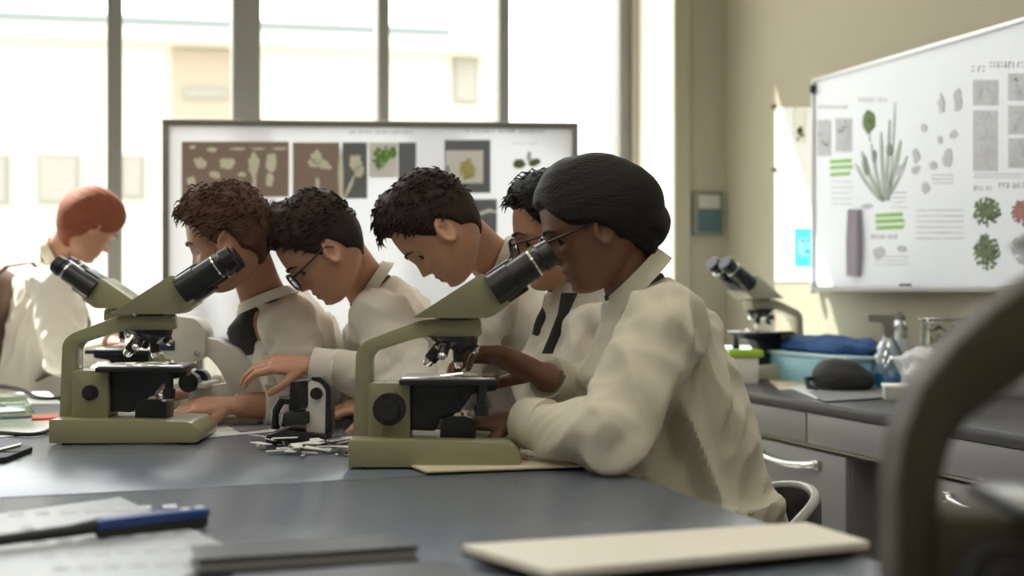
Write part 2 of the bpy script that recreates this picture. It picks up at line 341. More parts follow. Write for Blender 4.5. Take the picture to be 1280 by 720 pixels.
# ------------------------------------------------------------------ microscopes
def xz(pts, y=0): return [V(a, y, b) for a, b in pts]
def rounded(pts, r, n=4, closed=True):
    """round 2-D polygon corners; r float or list"""
    out = []; m = len(pts)
    for i in range(m):
        p = Vector(pts[i]); a = Vector(pts[i-1]); b = Vector(pts[(i+1) % m]); rr = r[i] if isinstance(r, (list, tuple)) else r
        if rr <= 0: out.append(tuple(p)); continue
        da, db = (a-p), (b-p); rr = min(rr, da.length*0.45, db.length*0.45)
        s, e = p+da.normalized()*rr, p+db.normalized()*rr
        for k in range(n+1):
            q = k/n; out.append(tuple(s*(1-q)**2 + p*2*q*(1-q) + e*q*q))
    return out
def slab(pts, y0, y1, bev=0.003):
    return MB().prism(xz(pts, y0), (0, y1-y0, 0), bev=bev)
def microscope(label, loc, rz, enamel=M_olive, knob=True, group='compound microscopes', sc=1.0, curved=False):
    t = thing('microscope', label, 'microscope', loc, rz, group)
    def o_(n, mb_, m, par=t, lb=None): return obj(n, mb_, m, par, True, lb)
    X0 = -0.15
    def S(pts): return [(a+X0, b) for a, b in pts]
    base = rounded(S([(0, 0.004), (.302, 0.004), (.306, .024), (.288, .046), (0.17, .050), (0.0, .052)]), [.004, .008, .012, .016, .02, .004])
    b_ = o_('base', slab(base, -0.085, 0.085, 0.006), enamel)
    for sx in (0.03, 0.27):
        for sy in (-0.065, 0.065):
            obj('foot', MB().cyl((sx+X0, sy, 0.0), (sx+X0, sy, 0.005), 0.010, n=16), M_blackm, b_)
    arm = rounded(S([(0.0, .046), (.006, .206), (.022, .224), (.123, .262), (.232, .265), (.234, .232), (.12, .2305), (.042, .205), (.034, .193), (.034, .046)]),
                  [0, .02, .02, .02, .008, .008, .02, .012, .012, 0])
    if curved:
        arm = S([(0, .046), (0, .12), (0, .17), (.005, .208), (.020, .246), (.045, .277), (.076, .305), (.107, .327), (.15, .345), (.20, .352), (.235, .350), (.236, .29), (.20, .285), (.15, .275), (.107, .257), (.093, .247), (.076, .236), (.055, .220), (.042, .200), (.035, .169), (.033, .10), (.033, .046)])
    o_('arm', slab(arm, -0.024, 0.024, 0.005), enamel)
    parts0 = set(t.children)
    cb = o_('focus_block', slab(rounded(S([(.030, .050), (.105, .050), (.104, .148), (.030, .149)]), .006), -0.036, 0.036, 0.004), enamel)
    for sy in (-1, 1):
        k_ = o_('focus_knob', MB().cyl((.069+X0, sy*.034, .103), (.069+X0, sy*(.058 if knob else .045), .103), .029 if knob else .016, n=40).cyl((.069+X0, sy*.05, .103), (.069+X0, sy*(.07 if knob else .055), .103), .018 if knob else .010, n=32), M_blackm)
    head = rounded(S([(.110, .2665), (.236, .348), (.286, .292), (.250, .2655)]), [.004, .008, .008, .012])
    h_ = o_('head', slab(head, -0.042, 0.042, 0.007), enamel)
    o_('head_collar', MB().cyl((.185+X0, 0, .262), (.185+X0, 0, .270), .038, n=40), M_black)
    dv = V(.829, 0, .559); nv = V(-.559, 0, .829)
    for sy in (-1, 1):
        c0 = V(.262+X0, sy*.031, .319); q = dv
        e_ = MB()
        e_.tube([c0-q*.01, c0+q*.035, c0+q*.036, c0+q*.078, c0+q*.080, c0+q*.094, c0+q*.098, c0+q*.120], [.030, .029, .0265, .0265, .0235, .0235, .027, .0245], 32)
        ep = o_('eyepiece', e_, M_black)
        obj('ring', MB().tube([c0+q*.079, c0+q*.083], [.0262, .0262], 32), M_steel, ep, label='bright metal ring')
        obj('rail', MB().box(c0+q*.055+nv*.0265, (.075, .005, .003), rot=Matrix.Rotation(-math.atan2(.559, .829), 3, 'Y')), M_steel, ep, label='bright metal strip along the tube')
    o_('eyepiece_bridge', MB().prism([c for c in [V(.24+X0, -.03, .345)-dv*.0, V(.24+X0, -.03, .345)+dv*.05, V(.284+X0, -.03, .292)+dv*.045, V(.284+X0, -.03, .292)]], (0, .06, 0), bev=.004), M_black)
    # nosepiece and objectives
    nz_ = o_('nosepiece', MB().tube([V(.178+X0, 0, .233), V(.178+X0, 0, .226), V(.172+X0, 0, .212)], [.050, .048, .030], 36), M_black)
    for (p, d_, L, r) in [((.160, .0, .215), (-.62, 0, -.78), .048, .0125), ((.190, .0, .216), (0.05, 0, -1), .044, .0105), ((.165, .028, .217), (-.25, .5, -.85), .034, .010), ((.168, -.028, .217), (-.2, -.55, -.8), .030, .010), ((.208, -.0, .220), (.7, 0, -.7), .026, .010)]:
        p = V(p[0]+X0, p[1], p[2]); d_ = V(*d_).normalized()
        ob = o_('objective', MB().tube([p, p+d_*L*.72], [r, r], 20), M_black)
        obj('lens_tip', MB().tube([p+d_*L*.72, p+d_*L*.9, p+d_*L], [r*.8, r*.75, r*.45], 20), M_steel, ob, label='bright metal tip')
        obj('ring', MB().tube([p+d_*L*.12, p+d_*L*.2], [r*1.08, r*1.08], 20), M_steel, ob)
    st = rounded(S([(.098, .062), (.150, .060), (.158, .082), (.190, .090), (.218, .128), (.262, .134), (.262, .150), (.098, .151)]), .006)
    o_('stage_bracket', slab(st, -0.022, 0.022, 0.003), M_black)
    sg = o_('stage', MB().box((.176+X0, 0, .152), (.176, .140, .010), bev=.002), M_black)
    obj('stage_plate', MB().box((.176+X0, 0, .1580), (.168, .130, .003), bev=.001), M_steel, sg, label='bright metal top plate')
    obj('slide_clip', MB().tube([V(.16+X0, -.03, .161), V(.20+X0, -.035, .166), V(.225+X0, -.02, .162)], .003, 8).box((.20+X0, -.0, .1615), (.07, .024, .003)), M_steel, sg)
    o_('condenser', MB().tube([V(.19+X0, 0, .150), V(.19+X0, 0, .118), V(.19+X0, 0, .112)], [.024, .024, .016], 28), M_black)
    o_('stage_control', MB().tube([V(.235+X0, -.055, .148), V(.235+X0, -.055, .112)], [.009, .009], 18).tube([V(.235+X0, -.055, .112), V(.235+X0, -.055, .092)], [.013, .013], 18), M_black)
    il = rounded(S([(.158, .046), (.224, .046), (.222, .082), (.206, .088), (.172, .088), (.160, .080)]), .008)
    i_ = o_('illuminator', slab(il, -0.032, 0.032, 0.006), M_black)
    obj('lamp_ring', MB().tube([V(.19+X0, 0, .086), V(.19+X0, 0, .094)], [.024, .022], 28), M_steel, i_)
    if curved:
        for c in t.children:
            if c.name.split('.')[0] in ('head', 'head_collar', 'eyepiece', 'eyepiece_bridge', 'nosepiece', 'objective'): c.location.z += .085
    t.scale = (sc, sc, sc)
    return t
def camloc(x, d, z=TZ): p = P(x, 360, d); return W(p.x, p.y, z)
# x is pixel column of the base centre
DN = 2.2
microscope('large olive microscope in front of the woman with the black gathered hair', camloc(443+.15*F/DN, DN), -TH)
DL = 2.53
microscope('large olive microscope at left, used by the man in the dark collar', camloc(80+.15*F/DL, DL), -TH+0.03, knob=False)
DP = 3.2
microscope('olive microscope partly hidden behind the left one, eyepieces towards the window person', camloc(242-.15*F/DP, DP), -TH+math.pi-0.1, knob=False)
DR = 4.25
microscope('grey-beige microscope on the wall counter near the blue note', camloc(958, DR), -TH+math.pi+0.55, enamel=M_greige, sc=1.06)
DF = 0.93
microscope('very large blurred olive microscope closest to the camera at right edge', camloc(1108+.15*F/DF, DF), -TH+0.0, enamel=mat('scope_enamel_shade', (0.045, 0.040, 0.020), 0.6, noise_amt=0.08), sc=1.0, curved=True)  # olive enamel with the shade on it painted in as a darker colour
# ------------------------------------------------------------------ people
HPROF = [(.118, .010, -.012, .010), (.1155, .030, -.034, .030), (.110, .043, -.050, .042), (.10, .060, -.069, .055), (.08, .079, -.088, .067), (.055, .091, -.099, .0745), (.03, .096, -.103, .0775),
         (.008, .098, -.103, .0765), (-.004, .094, -.101, .0755), (-.018, .088, -.097, .0735), (-.035, .087, -.089, .071), (-.055, .086, -.077, .067), (-.07, .087, -.064, .062), (-.085, .085, -.048, .057),
         (-.098, .081, -.030, .050), (-.110, .082, -.008, .041), (-.120, .072, .012, .029), (-.126, .055, .028, .012)]
def hinterp(z):
    P_ = HPROF
    for i in range(len(P_)-1):
        if P_[i][0] >= z >= P_[i+1][0]:
            t = (P_[i][0]-z)/(P_[i][0]-P_[i+1][0]); return [P_[i][k]*(1-t)+P_[i+1][k]*t for k in (1, 2, 3)]
    return P_[-1][1:]
def sm(x, a, b):
    t = max(0.0, min(1.0, (x-a)/(b-a))); return t*t*(3-2*t)
def headpt(z, a, feat=True):
    Fx, Bx, Wd = hinterp(z); xc, h = (Fx+Bx)/2, (Fx-Bx)/2
    ca, sa = math.cos(a), math.sin(a)
    ex = 0.92
    x = xc + h*math.copysign(abs(ca)**ex, ca); y = Wd*math.copysign(abs(sa)**ex, sa)
    if feat and ca > 0:
        n = 0
        if 0.004 >= z >= -.048: n = .003 + .021*((.004-z)/.052)**1.15
        elif -.048 > z > -.060: n = .024*(1-sm(-z, .048, .060))
        wn = .0085 + .006*sm(-z, .02, .05)
        x += n*math.exp(-(y/wn)**2)
        x -= .009*math.exp(-((abs(y)-.031)/.015)**2 - ((z+.016)/.012)**2)
        x += .004*math.exp(-((abs(y)-.030)/.02)**2 - ((z-.006)/.007)**2)
        x += .0065*math.exp(-(y/.020)**2 - ((z+.0715)/.0055)**2)
        x += .0065*math.exp(-(y/.018)**2 - ((z+.0865)/.0055)**2)
        x -= .004*math.exp(-(y/.022)**2 - ((z+.079)/.003)**2)
        x += .004*math.exp(-(y/.016)**2 - ((z+.110)/.010)**2)
        x += .003*math.exp(-((abs(y)-.045)/.016)**2 - ((z+.04)/.014)**2)
    return V(x, y, z)
def headgrid(nz=84, na=96):
    zs = []
    for i in range(nz+1):
        q = i/nz; zs.append(.118 - .244*(0.5-0.5*math.cos(math.pi*q))*0.35 - .244*q*0.65)
    vs = [headpt(z, 2*math.pi*k/na) for z in zs for k in range(na)]
    fs = [(i*na+k, i*na+(k+1) % na, (i+1)*na+(k+1) % na, (i+1)*na+k) for i in range(nz) for k in range(na)]
    fs += [tuple(range(na-1, -1, -1)), tuple(nz*na+k for k in range(na))]
    return vs, fs, zs
def bake(mb_, name, voxel, smooth_it=4):
    me = mb_.mesh(name); o = bpy.data.objects.new(name, me); C.objects.link(o)
    m = o.modifiers.new('r', 'REMESH'); m.mode = 'VOXEL'; m.voxel_size = voxel; m.adaptivity = 0
    s = o.modifiers.new('s', 'SMOOTH'); s.factor = 0.5; s.iterations = smooth_it
    dg = bpy.context.evaluated_depsgraph_get(); dg.update()
    me2 = bpy.data.meshes.new_from_object(o.evaluated_get(dg)); me2.name = name
    bpy.data.objects.remove(o); bpy.data.meshes.remove(me); return me2
def add_hand(mb_, wr, d, n, side, size=1.0, curl=0.5, thumb=0.5, spread=0.06, curls=None):
    """wr wrist, d direction to fingers, n palm normal (palm faces n), side +1/-1 thumb side along d x n"""
    d = Vector(d).normalized(); n = Vector(n); n = (n-d*n.dot(d)).normalized(); sx = d.cross(n)*side
    s = size
    mb_.loft([(wr-d*.03*s, sx*.026*s, n*.020*s), (wr, sx*.027*s, n*.019*s), (wr+d*.03*s, sx*.036*s, n*.018*s), (wr+d*.065*s, sx*.042*s, n*.016*s), (wr+d*.088*s, sx*.040*s, n*.012*s)], n=20)
    lens = [(.044, .026, .022), (.048, .030, .024), (.045, .028, .023), (.035, .021, .020)]
    for i, ls in enumerate(lens):
        off = (1.5-i)*.0205*s
        p = wr + d*(.084-.004*abs(i-1.2))*s + sx*off
        c = (curls[i] if curls else curl)
        ang = c*0.55; dd = (d + sx*(1.5-i)*spread).normalized()
        pts = [p - dd*.02*s, p]; rs = [.0095*s, .0098*s]
        for j, L in enumerate(ls):
            v = (dd*math.cos(ang) + n*math.sin(ang)).normalized()
            p = p + v*L*s; pts.append(p); rs.append((.0088, .0078, .0062)[j]*s*(1 if i < 3 else .88)); ang += c*(0.95 if j == 0 else 0.6)
        pts.append(p+v*.004*s); rs.append(.003*s)
        mb_.tube(pts, rs, 12)
    p = wr + d*.022*s + sx*.026*s + n*.006*s
    v = (d*.62 + sx*.66 + n*.40).normalized()
    pts = [p - v*.015*s, p]; rs = [.012*s, .0135*s]
    for j, L in enumerate((.034, .030, .022)):
        p = p + v*L*s; pts.append(p); rs.append((.011, .0098, .007)[j]*s); v = (v + (d*.35 - sx*.45*thumb + n*.35*thumb)*0.6).normalized()
    mb_.tube(pts, rs, 12)
def seg_info(p, a, b):
    ab = b-a; t = max(0, min(1, (p-a).dot(ab)/ab.length_squared)); q = a+ab*t; return (p-q).length, t*ab.length
def person(label, root, head, neck, spine, phi, arms, skin, hairc, style, coatm=M_coat, seat=0.60, extras=(), cat='person', hs=1.0, lphi=None):
    """all points camera-aligned metric; root=(cx,d)"""
    r0 = V(root[0], root[1], 0)
    t = thing('person', label, cat, W(root[0], root[1], 0), -TH, 'people at the microscopes')
    L = lambda p: Vector(p)-r0
    hc, hyaw, hpitch, hroll = L(head[0]), math.radians(head[1]), math.radians(head[2]), math.radians(head[3])
    HM = Matrix.Translation(hc) @ Matrix.Rotation(hyaw, 4, 'Z') @ Matrix.Rotation(hpitch, 4, 'Y') @ Matrix.Rotation(hroll, 4, 'X') @ Matrix.Scale(hs, 4)
    R3 = HM.to_3x3().normalized()
    sk = mat('skin_'+skin[0], skin[1], 0.52, noise_amt=0.08, nscale=30, sss=0.06, bump=0.08, bscale=150)
    lipm = mat('lips_'+skin[0], tuple(c*q for c, q in zip(skin[1], (0.85, 0.60, 0.60))), 0.45, noise_amt=0.05)
    lash = mat('lash', (0.015, 0.010, 0.008), 0.6, noise_amt=0.1)
    f3 = V(math.cos(math.radians(phi)), math.sin(math.radians(phi)), 0); lat = V(-f3.y, f3.x, 0)
    vs, fs, zs = headgrid(); b = MB(); b.raw([HM @ v for v in vs], fs)
    # ears (part of the continuous body)
    for sy in (-1, 1):
        ec = V(-.004, sy*.078, -.022)
        ang = sy*0.35
        Me = HM @ Matrix.Translation(ec) @ Matrix.Rotation(ang, 4, 'Z') @ Matrix.Rotation(-0.15, 4, 'Y') @ Matrix.Rotation(math.pi/2, 4, 'X')
        b.torus((0, 0, 0), .022, .0052, n=28, m=10, sx=.72, sy=1.35, M=Me) if False else None
        g = MB(); g.torus((0, 0, 0), .0185, .0046, n=28, m=10, sx=.80, sy=1.42); g.ell((0, 0, sy*.007), (.015, .027, .0045)); g.ell((-.004, -.024, 0), (.007, .009, .005)); g.ell((.014, 0, sy*.008), (.006, .016, .008)); g.torus((.002, .002, sy*.001), .011, .0032, n=20, m=8, sx=.8, sy=1.3, a0=1.2, a1=4.6)
        me = g.mesh('e'); b.raw([Me @ v.co for v in me.vertices], [tuple(p.vertices) for p in me.polygons]); bpy.data.meshes.remove(me)
    N = L(neck); Sp = [L(p) for p in spine]   # Sp: chest, waist, hip
    na = HM @ V(-.028, 0, -.045); nb = HM @ V(-.022, 0, -.10)
    up = (na-N).normalized(); fa = lat.cross(up).normalized()
    b.loft([(na, fa*.052, lat*.050), ((na+N)/2, fa*.053, lat*.052), (N-up*.0, fa*.060, lat*.062), (N+(Sp[0]-N)*.3, fa*.062, lat*.085), (Sp[0], fa*.07, lat*.10), (Sp[1], fa*.07, lat*.10), (Sp[2], fa*.08, lat*.12)], n=28)
    limbs = []
    for A in arms:
        s_, e_, w_ = L(A['s']), L(A['e']), L(A['w']); limbs.append((s_, e_, w_, A))
        b.tube([s_, e_], [.038, .034], 16); b.ell(e_, (.034,)*3, u=16, v=10); b.ell(s_, (.040,)*3, u=16, v=10); b.tube([s_, N.lerp(Sp[0], .35)], [.038, .045], 16)
        b.tube([e_, e_.lerp(w_, .3), e_.lerp(w_, .97)], [.033, .036, .028], 16)
        add_hand(b, w_, Vector(A['hd']), Vector(A['hn']), A['side'], A.get('hs', 1.0), A.get('curl', .5), A.get('thumb', .5), A.get('spread', .05), A.get('curls'))
    H = Sp[2]; kn = []; lph = math.radians(phi if lphi is None else lphi); lf = V(math.cos(lph), math.sin(lph), 0); ll = V(-lf.y, lf.x, 0)
    for sy in (-1, 1):
        hp = V(H.x, H.y, seat+0.10) + ll*sy*.09; k = hp + lf*.40 + V(0, 0, -.02); k.z = seat+.05
        an = V(k.x, k.y, 0.30 if seat > .55 else .1) - lf*.05; kn.append((hp, k, an))
        b.tube([hp, k], [.075, .052], 16); b.ell(k, (.052,)*3, u=16, v=10); b.tube([k, an], [.050, .034], 16)
        b.ell(an + lf*.05 - V(0, 0, .03), (.10, .04, .03), rot=Matrix.Rotation(lph, 3, 'Z'), u=16, v=10)
    me = bake(b, 'body', 0.0036, 2)
    Hi = HM.inverted()
    me.materials.append(sk); me.materials.append(lipm); me.materials.append(lash)
    o = obj('body', None, None, t, True, me=me)
    for p in me.polygons:
        c = Hi @ p.center
        if c.x > .05 and abs(c.y) < .055:
            if abs(c.y) < .024-abs(c.z+.079)*.8 and -.091 < c.z < -.069: p.material_index = 1
    def surf(y, z, o_=.001):
        bq = min((abs(headpt(z, -1.2+2.4*k/240).y - y), k) for k in range(241))[1]; v = headpt(z, -1.2+2.4*bq/240); return HM @ V(v.x+o_, v.y, v.z)
    for sy in (-1, 1):
        obj('eyebrow', MB().tube([surf(sy*.014, .006), surf(sy*.022, .010), surf(sy*.032, .012), surf(sy*.042, .009), surf(sy*.050, .003)], [.0022, .0034, .0034, .0026, .0010], 8), lash, t)
        obj('eyelashes', MB().tube([surf(sy*.020, -.019), surf(sy*.027, -.0215), surf(sy*.034, -.0215), surf(sy*.042, -.018)], [.0008, .0017, .0018, .0010], 8), lash, t)
    # -- trousers, shoes
    tr = MB()
    for hp, k, an in kn:
        tr.tube([hp-lf*.05, k], [.095, .072], 18); tr.ell(k, (.072,)*3, u=16, v=10); tr.tube([k, an+V(0, 0, .03)], [.070, .058], 18)
    tr.loft([(V(H.x, H.y, seat+.16), f3*.11, lat*.165), (V(H.x, H.y, seat+.03), f3*.13, lat*.18)], n=24)
    obj('trousers', None, M_trouser, t, me=bake(tr, 'trousers', .011, 3))
    for hp, k, an in kn:
        q = an + lf*.05 - V(0, 0, .035)
        obj('shoe', MB().loft([(q-lf*.11-V(0, 0, .0), ll*.02, V(0, 0, .02)), (q-lf*.07+V(0, 0, .01), ll*.040, V(0, 0, .045)), (q, ll*.045, V(0, 0, .040)), (q+lf*.08-V(0, 0, .008), ll*.048, V(0, 0, .030)), (q+lf*.13-V(0, 0, .016), ll*.02, V(0, 0, .014))], n=20), M_shoe, t)
    # -- coat
    c_ = MB(); CW = 1.0
    ax = lambda u_: lat.cross(u_).normalized()
    u1 = (N-Sp[0]).normalized(); u2 = (Sp[0]-Sp[1]).normalized(); u3 = (Sp[1]-Sp[2]).normalized()
    sh = [l[0] for l in limbs]
    smid = (sh[0]+sh[1])/2; slat = (sh[0]-sh[1])/2
    if slat.dot(lat) < 0: slat = -slat
    bk = spec_back = extras_get(extras, 'bulk', 1.0)
    nfa = .070; nr = N + up*.012
    c_.loft([(nr, fa*nfa, lat*.072), (N.lerp(smid, .35)-up*.0, fa*.088, slat*.52), (smid + (Sp[0]-smid)*.18, ax(u1)*.115*bk, slat*.98), (Sp[0], ax(u1)*.140*bk, slat*1.0), (Sp[1], ax(u2)*.145*bk, lat*.170), (Sp[2], ax(u3)*.165*bk, lat*.195)], n=36, ex=.95)
    for s_, e_, w_, A in limbs:
        sr = A.get('sr', 1.0)
        c_.ell(s_, (.078*sr, .078*sr, .080*sr), u=20, v=14)
        m1 = s_.lerp(e_, .5)
        c_.tube([s_, m1, e_], [.078*sr, .070*sr, .062*sr], 24); c_.ell(e_, (.063*sr,)*3, u=20, v=14)
        d_ = (w_-e_).normalized(); ce = e_.lerp(w_, A.get('cuff', .86))
        c_.tube([e_, e_.lerp(ce, .5), ce], [.062*sr, .056*sr, .040*sr**.5], 24)
    # skirt over the thighs
    for hp, k, an in kn:
        c_.tube([hp, hp.lerp(k, .7)], [.120, .098], 22)
    c_.loft([(V(H.x, H.y, seat+.22), f3*.165*bk, lat*.20), (V(H.x, H.y, seat+.05), f3*.18*bk, lat*.22), (V(H.x, H.y, seat-.02)-f3*.03, f3*.17*bk, lat*.21)], n=30)
    me = bake(c_, 'lab_coat', .0070, 4)
    nv_ = len(me.vertices); co = np.empty(nv_*3); me.vertices.foreach_get('co', co); co = co.reshape(-1, 3)
    no = np.empty(nv_*3); me.vertex_normals.foreach_get('vector', no); no = no.reshape(-1, 3)
    sd = random.uniform(0, 50)
    for i in range(nv_):
        p = V(*co[i]); acc = 0; ws_ = 0; dmin = 9; tmx = 0
        for (s_, e_, w_, A) in limbs:
            l1 = (e_-s_).length
            for (p_a, p_b, base_t) in ((s_, e_, 0), (e_, w_, l1)):
                dd, t2 = seg_info(p, p_a, p_b)
                if dd > .2: continue
                if dd < dmin: dmin = dd; tmx = base_t+t2
                tt = base_t+t2; dirv = (p_b-p_a).normalized(); q = p - dirv*(p.dot(dirv))
                n1 = noise.noise(V(tt*9 + q.z*9 - q.x*8, q.y*10, sd+tt*3)); n2 = noise.noise(V(tt*20+q.z*16+q.x*12, sd+q.y*10, 3+tt*6))
                near = math.exp(-((tt-l1)/.11)**2)
                dl = (1-abs(n1)*2.6)*(.009+.011*near) + (1-abs(n2)*2.4)*.0045 - .009
                wgt = math.exp(-(dd/.022)**2*.5)+1e-9
                acc += dl*wgt; ws_ += wgt
        disp_l = acc/ws_ if ws_ else 0; wl = (1-sm(dmin, .080, .14))*sm(tmx, .0, .06)
        h = noise.noise(V(p.x*10+sd+p.z*4, p.y*10, p.z*1.6)); h2 = noise.noise(V(p.x*19+sd-p.z*6, p.y*19, p.z*4))
        disp_t = (1-abs(h)*3)*.019 + (1-abs(h2)*2.8)*.008 - .013
        dn = N-p
        k_ = sm(dn.length, .07, .16)
        co[i] += no[i]*(disp_l*wl + disp_t*(1-wl))*k_
    me.vertices.foreach_set('co', co.ravel()); me.update()
    co_o = obj('lab_coat', None, coatm, t, me=me)
    for s_, e_, w_, A in limbs:       # turned cuffs
        d_ = (w_-e_).normalized(); sr = A.get('sr', 1.0)
        ce = e_.lerp(w_, A.get('cuff', .86)); rr = .042*sr**.5*A.get('cr', 1.0)
        obj('cuff', MB().tube([ce-d_*.05, ce-d_*.01, ce+d_*.004, ce+d_*.004, ce-d_*.008], [rr+.003, rr+.002, rr+.001, rr-.004, rr-.006], 28), coatm, co_o)
    # collar
    col = MB(); n_ = 40; rings = []
    for k in range(n_+1):
        a = math.radians(35) + (2*math.pi-math.radians(70))*k/n_
        dirc = fa*math.cos(a)+lat*math.sin(a)
        base = N + up*.018 + dirc*.066 - up*.020*math.cos(a)
        top = N + up*(.044) + dirc*(.062) - up*.030*math.cos(a)
        out = N + up*(.004) + dirc*(.084) - up*.040*math.cos(a)
        rings.append([base, top, top+dirc*.005, out+dirc*.003, out])
    vs_ = [v for r in rings for v in r]; fs_ = []
    for k in range(n_):
        for j in range(5): fs_.append((k*5+j, k*5+(j+1) % 5, (k+1)*5+(j+1) % 5, (k+1)*5+j))
    col.raw(vs_, fs_ + [tuple(range(5)), tuple(n_*5+j for j in range(4, -1, -1))]); obj('collar', col, coatm, co_o)
    # -- hair
    T = style
    hv = []; zsn = zs; na_ = 96
    rng = random.Random(int(sd*100))
    for z in zsn:
        for k in range(na_):
            a = 2*math.pi*k/na_; p = headpt(z, a, False)
            aa = abs(math.degrees(a if a <= math.pi else a-2*math.pi))   # 0 front, 180 back
            hl = T['hl'](aa)
            inside = sm(z, hl-.006, hl+.010)
            top = sm(z, .0, .10); front = sm(80-aa, 0, 60)
            th = T['side'] + (T['top']-T['side'])*top + T['front']*front*sm(z, .03, .08) + T.get('back', 0)*sm(aa, 110, 170)*(1-top)
            d = (p - V(-.005, 0, .0)).normalized()
            nn = noise.noise(V(p.x*T['fr'], p.y*T['fr'], p.z*T['fr']*.6)+V(sd, 0, 0))
            n3 = noise.noise(V(p.x*T['fr']*2.6, p.y*T['fr']*2.6, p.z*T['fr']*1.2)+V(0, sd, 0))
            off = th*(1 + T.get('na', .22)*nn + T.get('nb', .20)*n3)
            hv.append(HM @ (p + d*(off*inside - .006*(1-inside))))
    hm = mat('hair_'+hairc[0], hairc[1], 0.62, noise_amt=0.35, nscale=60, bump=0.8, bscale=260, stretch=(.35, 1, 1), spec=0.25)
    hb = MB(); hb.raw(hv, fs)
    ho = obj('hair', hb, hm, t)
    ho.data.set_sharp_from_angle(angle=math.radians(180))
    if T.get('tufts'):
        tb = MB(); cnt = 0
        while cnt < T['tufts']:
            a = rng.uniform(-math.pi, math.pi); z = rng.uniform(.0, .118); aa = abs(math.degrees(a))
            if z < T['hl'](aa)+.004: continue
            p = headpt(z, a, False); d = (p-V(-.005, 0, 0)).normalized()
            top = sm(z, .0, .10); front = sm(80-aa, 0, 60)
            th = T['side'] + (T['top']-T['side'])*top + T['front']*front*sm(z, .03, .08)
            if th < .008 and rng.random() < .7: continue
            L_ = T.get('tl', .018)*rng.uniform(.6, 1.3)*(1+.6*front)
            q = p + d*th*.8; fl = (V(.8, rng.uniform(-.7, .7), rng.uniform(-.5, .3)) - d*V(.8, 0, 0).dot(d)).normalized()
            w1 = (d*.55 + fl*.7 + V(rng.uniform(-.3, .3), rng.uniform(-.3, .3), rng.uniform(-.3, .3))).normalized()
            w2 = (w1*.5 + fl*.6 - d*.4 + V(rng.uniform(-.3, .3), rng.uniform(-.3, .3), -.2)).normalized()
            p1 = q + w1*L_*.55; p2 = p1 + w2*L_*.5
            tb.tube([HM @ (q-d*.006), HM @ q, HM @ p1, HM @ p2], [.0030, .0028, .0020, .0005], 5); cnt += 1
        obj('hair_locks', tb, hm, ho)
    if T.get('bun'):
        bc, br = T['bun']
        bb = MB(); bb.ell(HM @ V(*bc), (1, 1, 1), u=48, v=32)
        for v in bb.bm.verts:
            d = (v.co - HM @ V(*bc)); loc = R3 @ V(*[ (R3.transposed() @ d)[i]*br[i] for i in range(3)])
            q = R3.transposed() @ d
            v.co = HM @ V(*bc) + loc*(1+.05*noise.noise(q*2.0+V(sd, 0, 0)))
        obj('bun', bb, hm, ho)
    if 'glasses' in dict_of(extras):
        gm_ = mat('glasses_frame', (0.02, 0.015, 0.012), 0.3, noise_amt=0.1)
        g = MB()
        for sy in (-1, 1):
            Mg = HM @ Matrix.Translation(V(.106, sy*.033, -.020)) @ Matrix.Rotation(sy*.18, 4, 'Z') @ Matrix.Rotation(math.pi/2, 4, 'Y')
            g2 = MB(); g2.torus((0, 0, 0), .026, .0027, n=32, m=8, sx=.85, sy=1.1)
            m2 = g2.mesh('g'); g.raw([Mg @ v.co for v in m2.vertices], [tuple(p.vertices) for p in m2.polygons]); bpy.data.meshes.remove(m2)
            g.tube([HM @ V(.100, sy*.060, -.010), HM @ V(.06, sy*.077, -.008), HM @ V(.0, sy*.083, -.004), HM @ V(-.014, sy*.083, -.018)], [.0028, .0026, .0024, .0022], 8)
        g.tube([HM @ V(.107, -.010, -.014), HM @ V(.112, 0, -.010), HM @ V(.107, .010, -.014)], .0018, 8)
        go = obj('glasses', g, gm_, t)
        lb = MB()
        for sy in (-1, 1):
            lb.tube([HM @ V(.1055, sy*.033, -.020), HM @ V(.1067, sy*.033, -.020)], [.0235, .0235], 28)
        obj('lens', lb, glassmat('lens_glass', (.97, .97, .97), .93), go)
    sh_ = MB()
    so = dict_of(extras).get('sp', .018)
    sh_.loft([(N+up*.022, fa*.060, lat*.063), (N, fa*.064, lat*.066)] + [(N+(Sp[0]-N)*q+fa*so*sm(q, 0, .4), fa*(.064+.02*q), lat*(.066+.006*q)) for q in (.1, .2, .3, .4, .55, .7, .85)], n=36)
    nn_ = (dict_of(extras).get('shirt') or M_dark)
    obj('shirt', sh_, nn_, t)
    return t, dict(N=N, up=up, fa=fa, lat=lat, Sp=Sp, HM=HM, coat=co_o, L=L, f3=f3)
def dict_of(e): return dict((x if isinstance(x, tuple) else (x, True)) for x in e)
def extras_get(e, k, dflt): return dict_of(e).get(k, dflt)
def hl_short(aa):   # hairline height against angle from the front
    if aa < 38: return .064
    if aa < 62: return .064 - (aa-38)/24*.040
    if aa < 82: return .024 - (aa-62)/20*.050 
    if aa < 92: return -.026 + (aa-82)/10*.040
    if aa < 112: return .014 - (aa-92)/20*.055
    return -.041 - (aa-112)/68*.045
def hl_low(aa):
    if aa < 30: return .052
    if aa < 60: return .052 - (aa-30)/30*.045
    if aa < 85: return .007 - (aa-60)/25*.015
    if aa < 110: return -.008 - (aa-85)/25*.04
    return -.048 - (aa-110)/70*.04
SH = dict(hl=hl_short, side=.006, top=.024, front=.010, fr=26, tufts=950, tl=.016)
H_dark = ('near_black', (0.010, 0.008, 0.007)); H_brown = ('dark_brown', (0.030, 0.017, 0.010)); H_veil = ('veil_brown', (0.085, 0.040, 0.026)); H_flare = ('flare_red', (0.23, 0.065, 0.032))  # last two: warm lens flare veil put into the hair colour
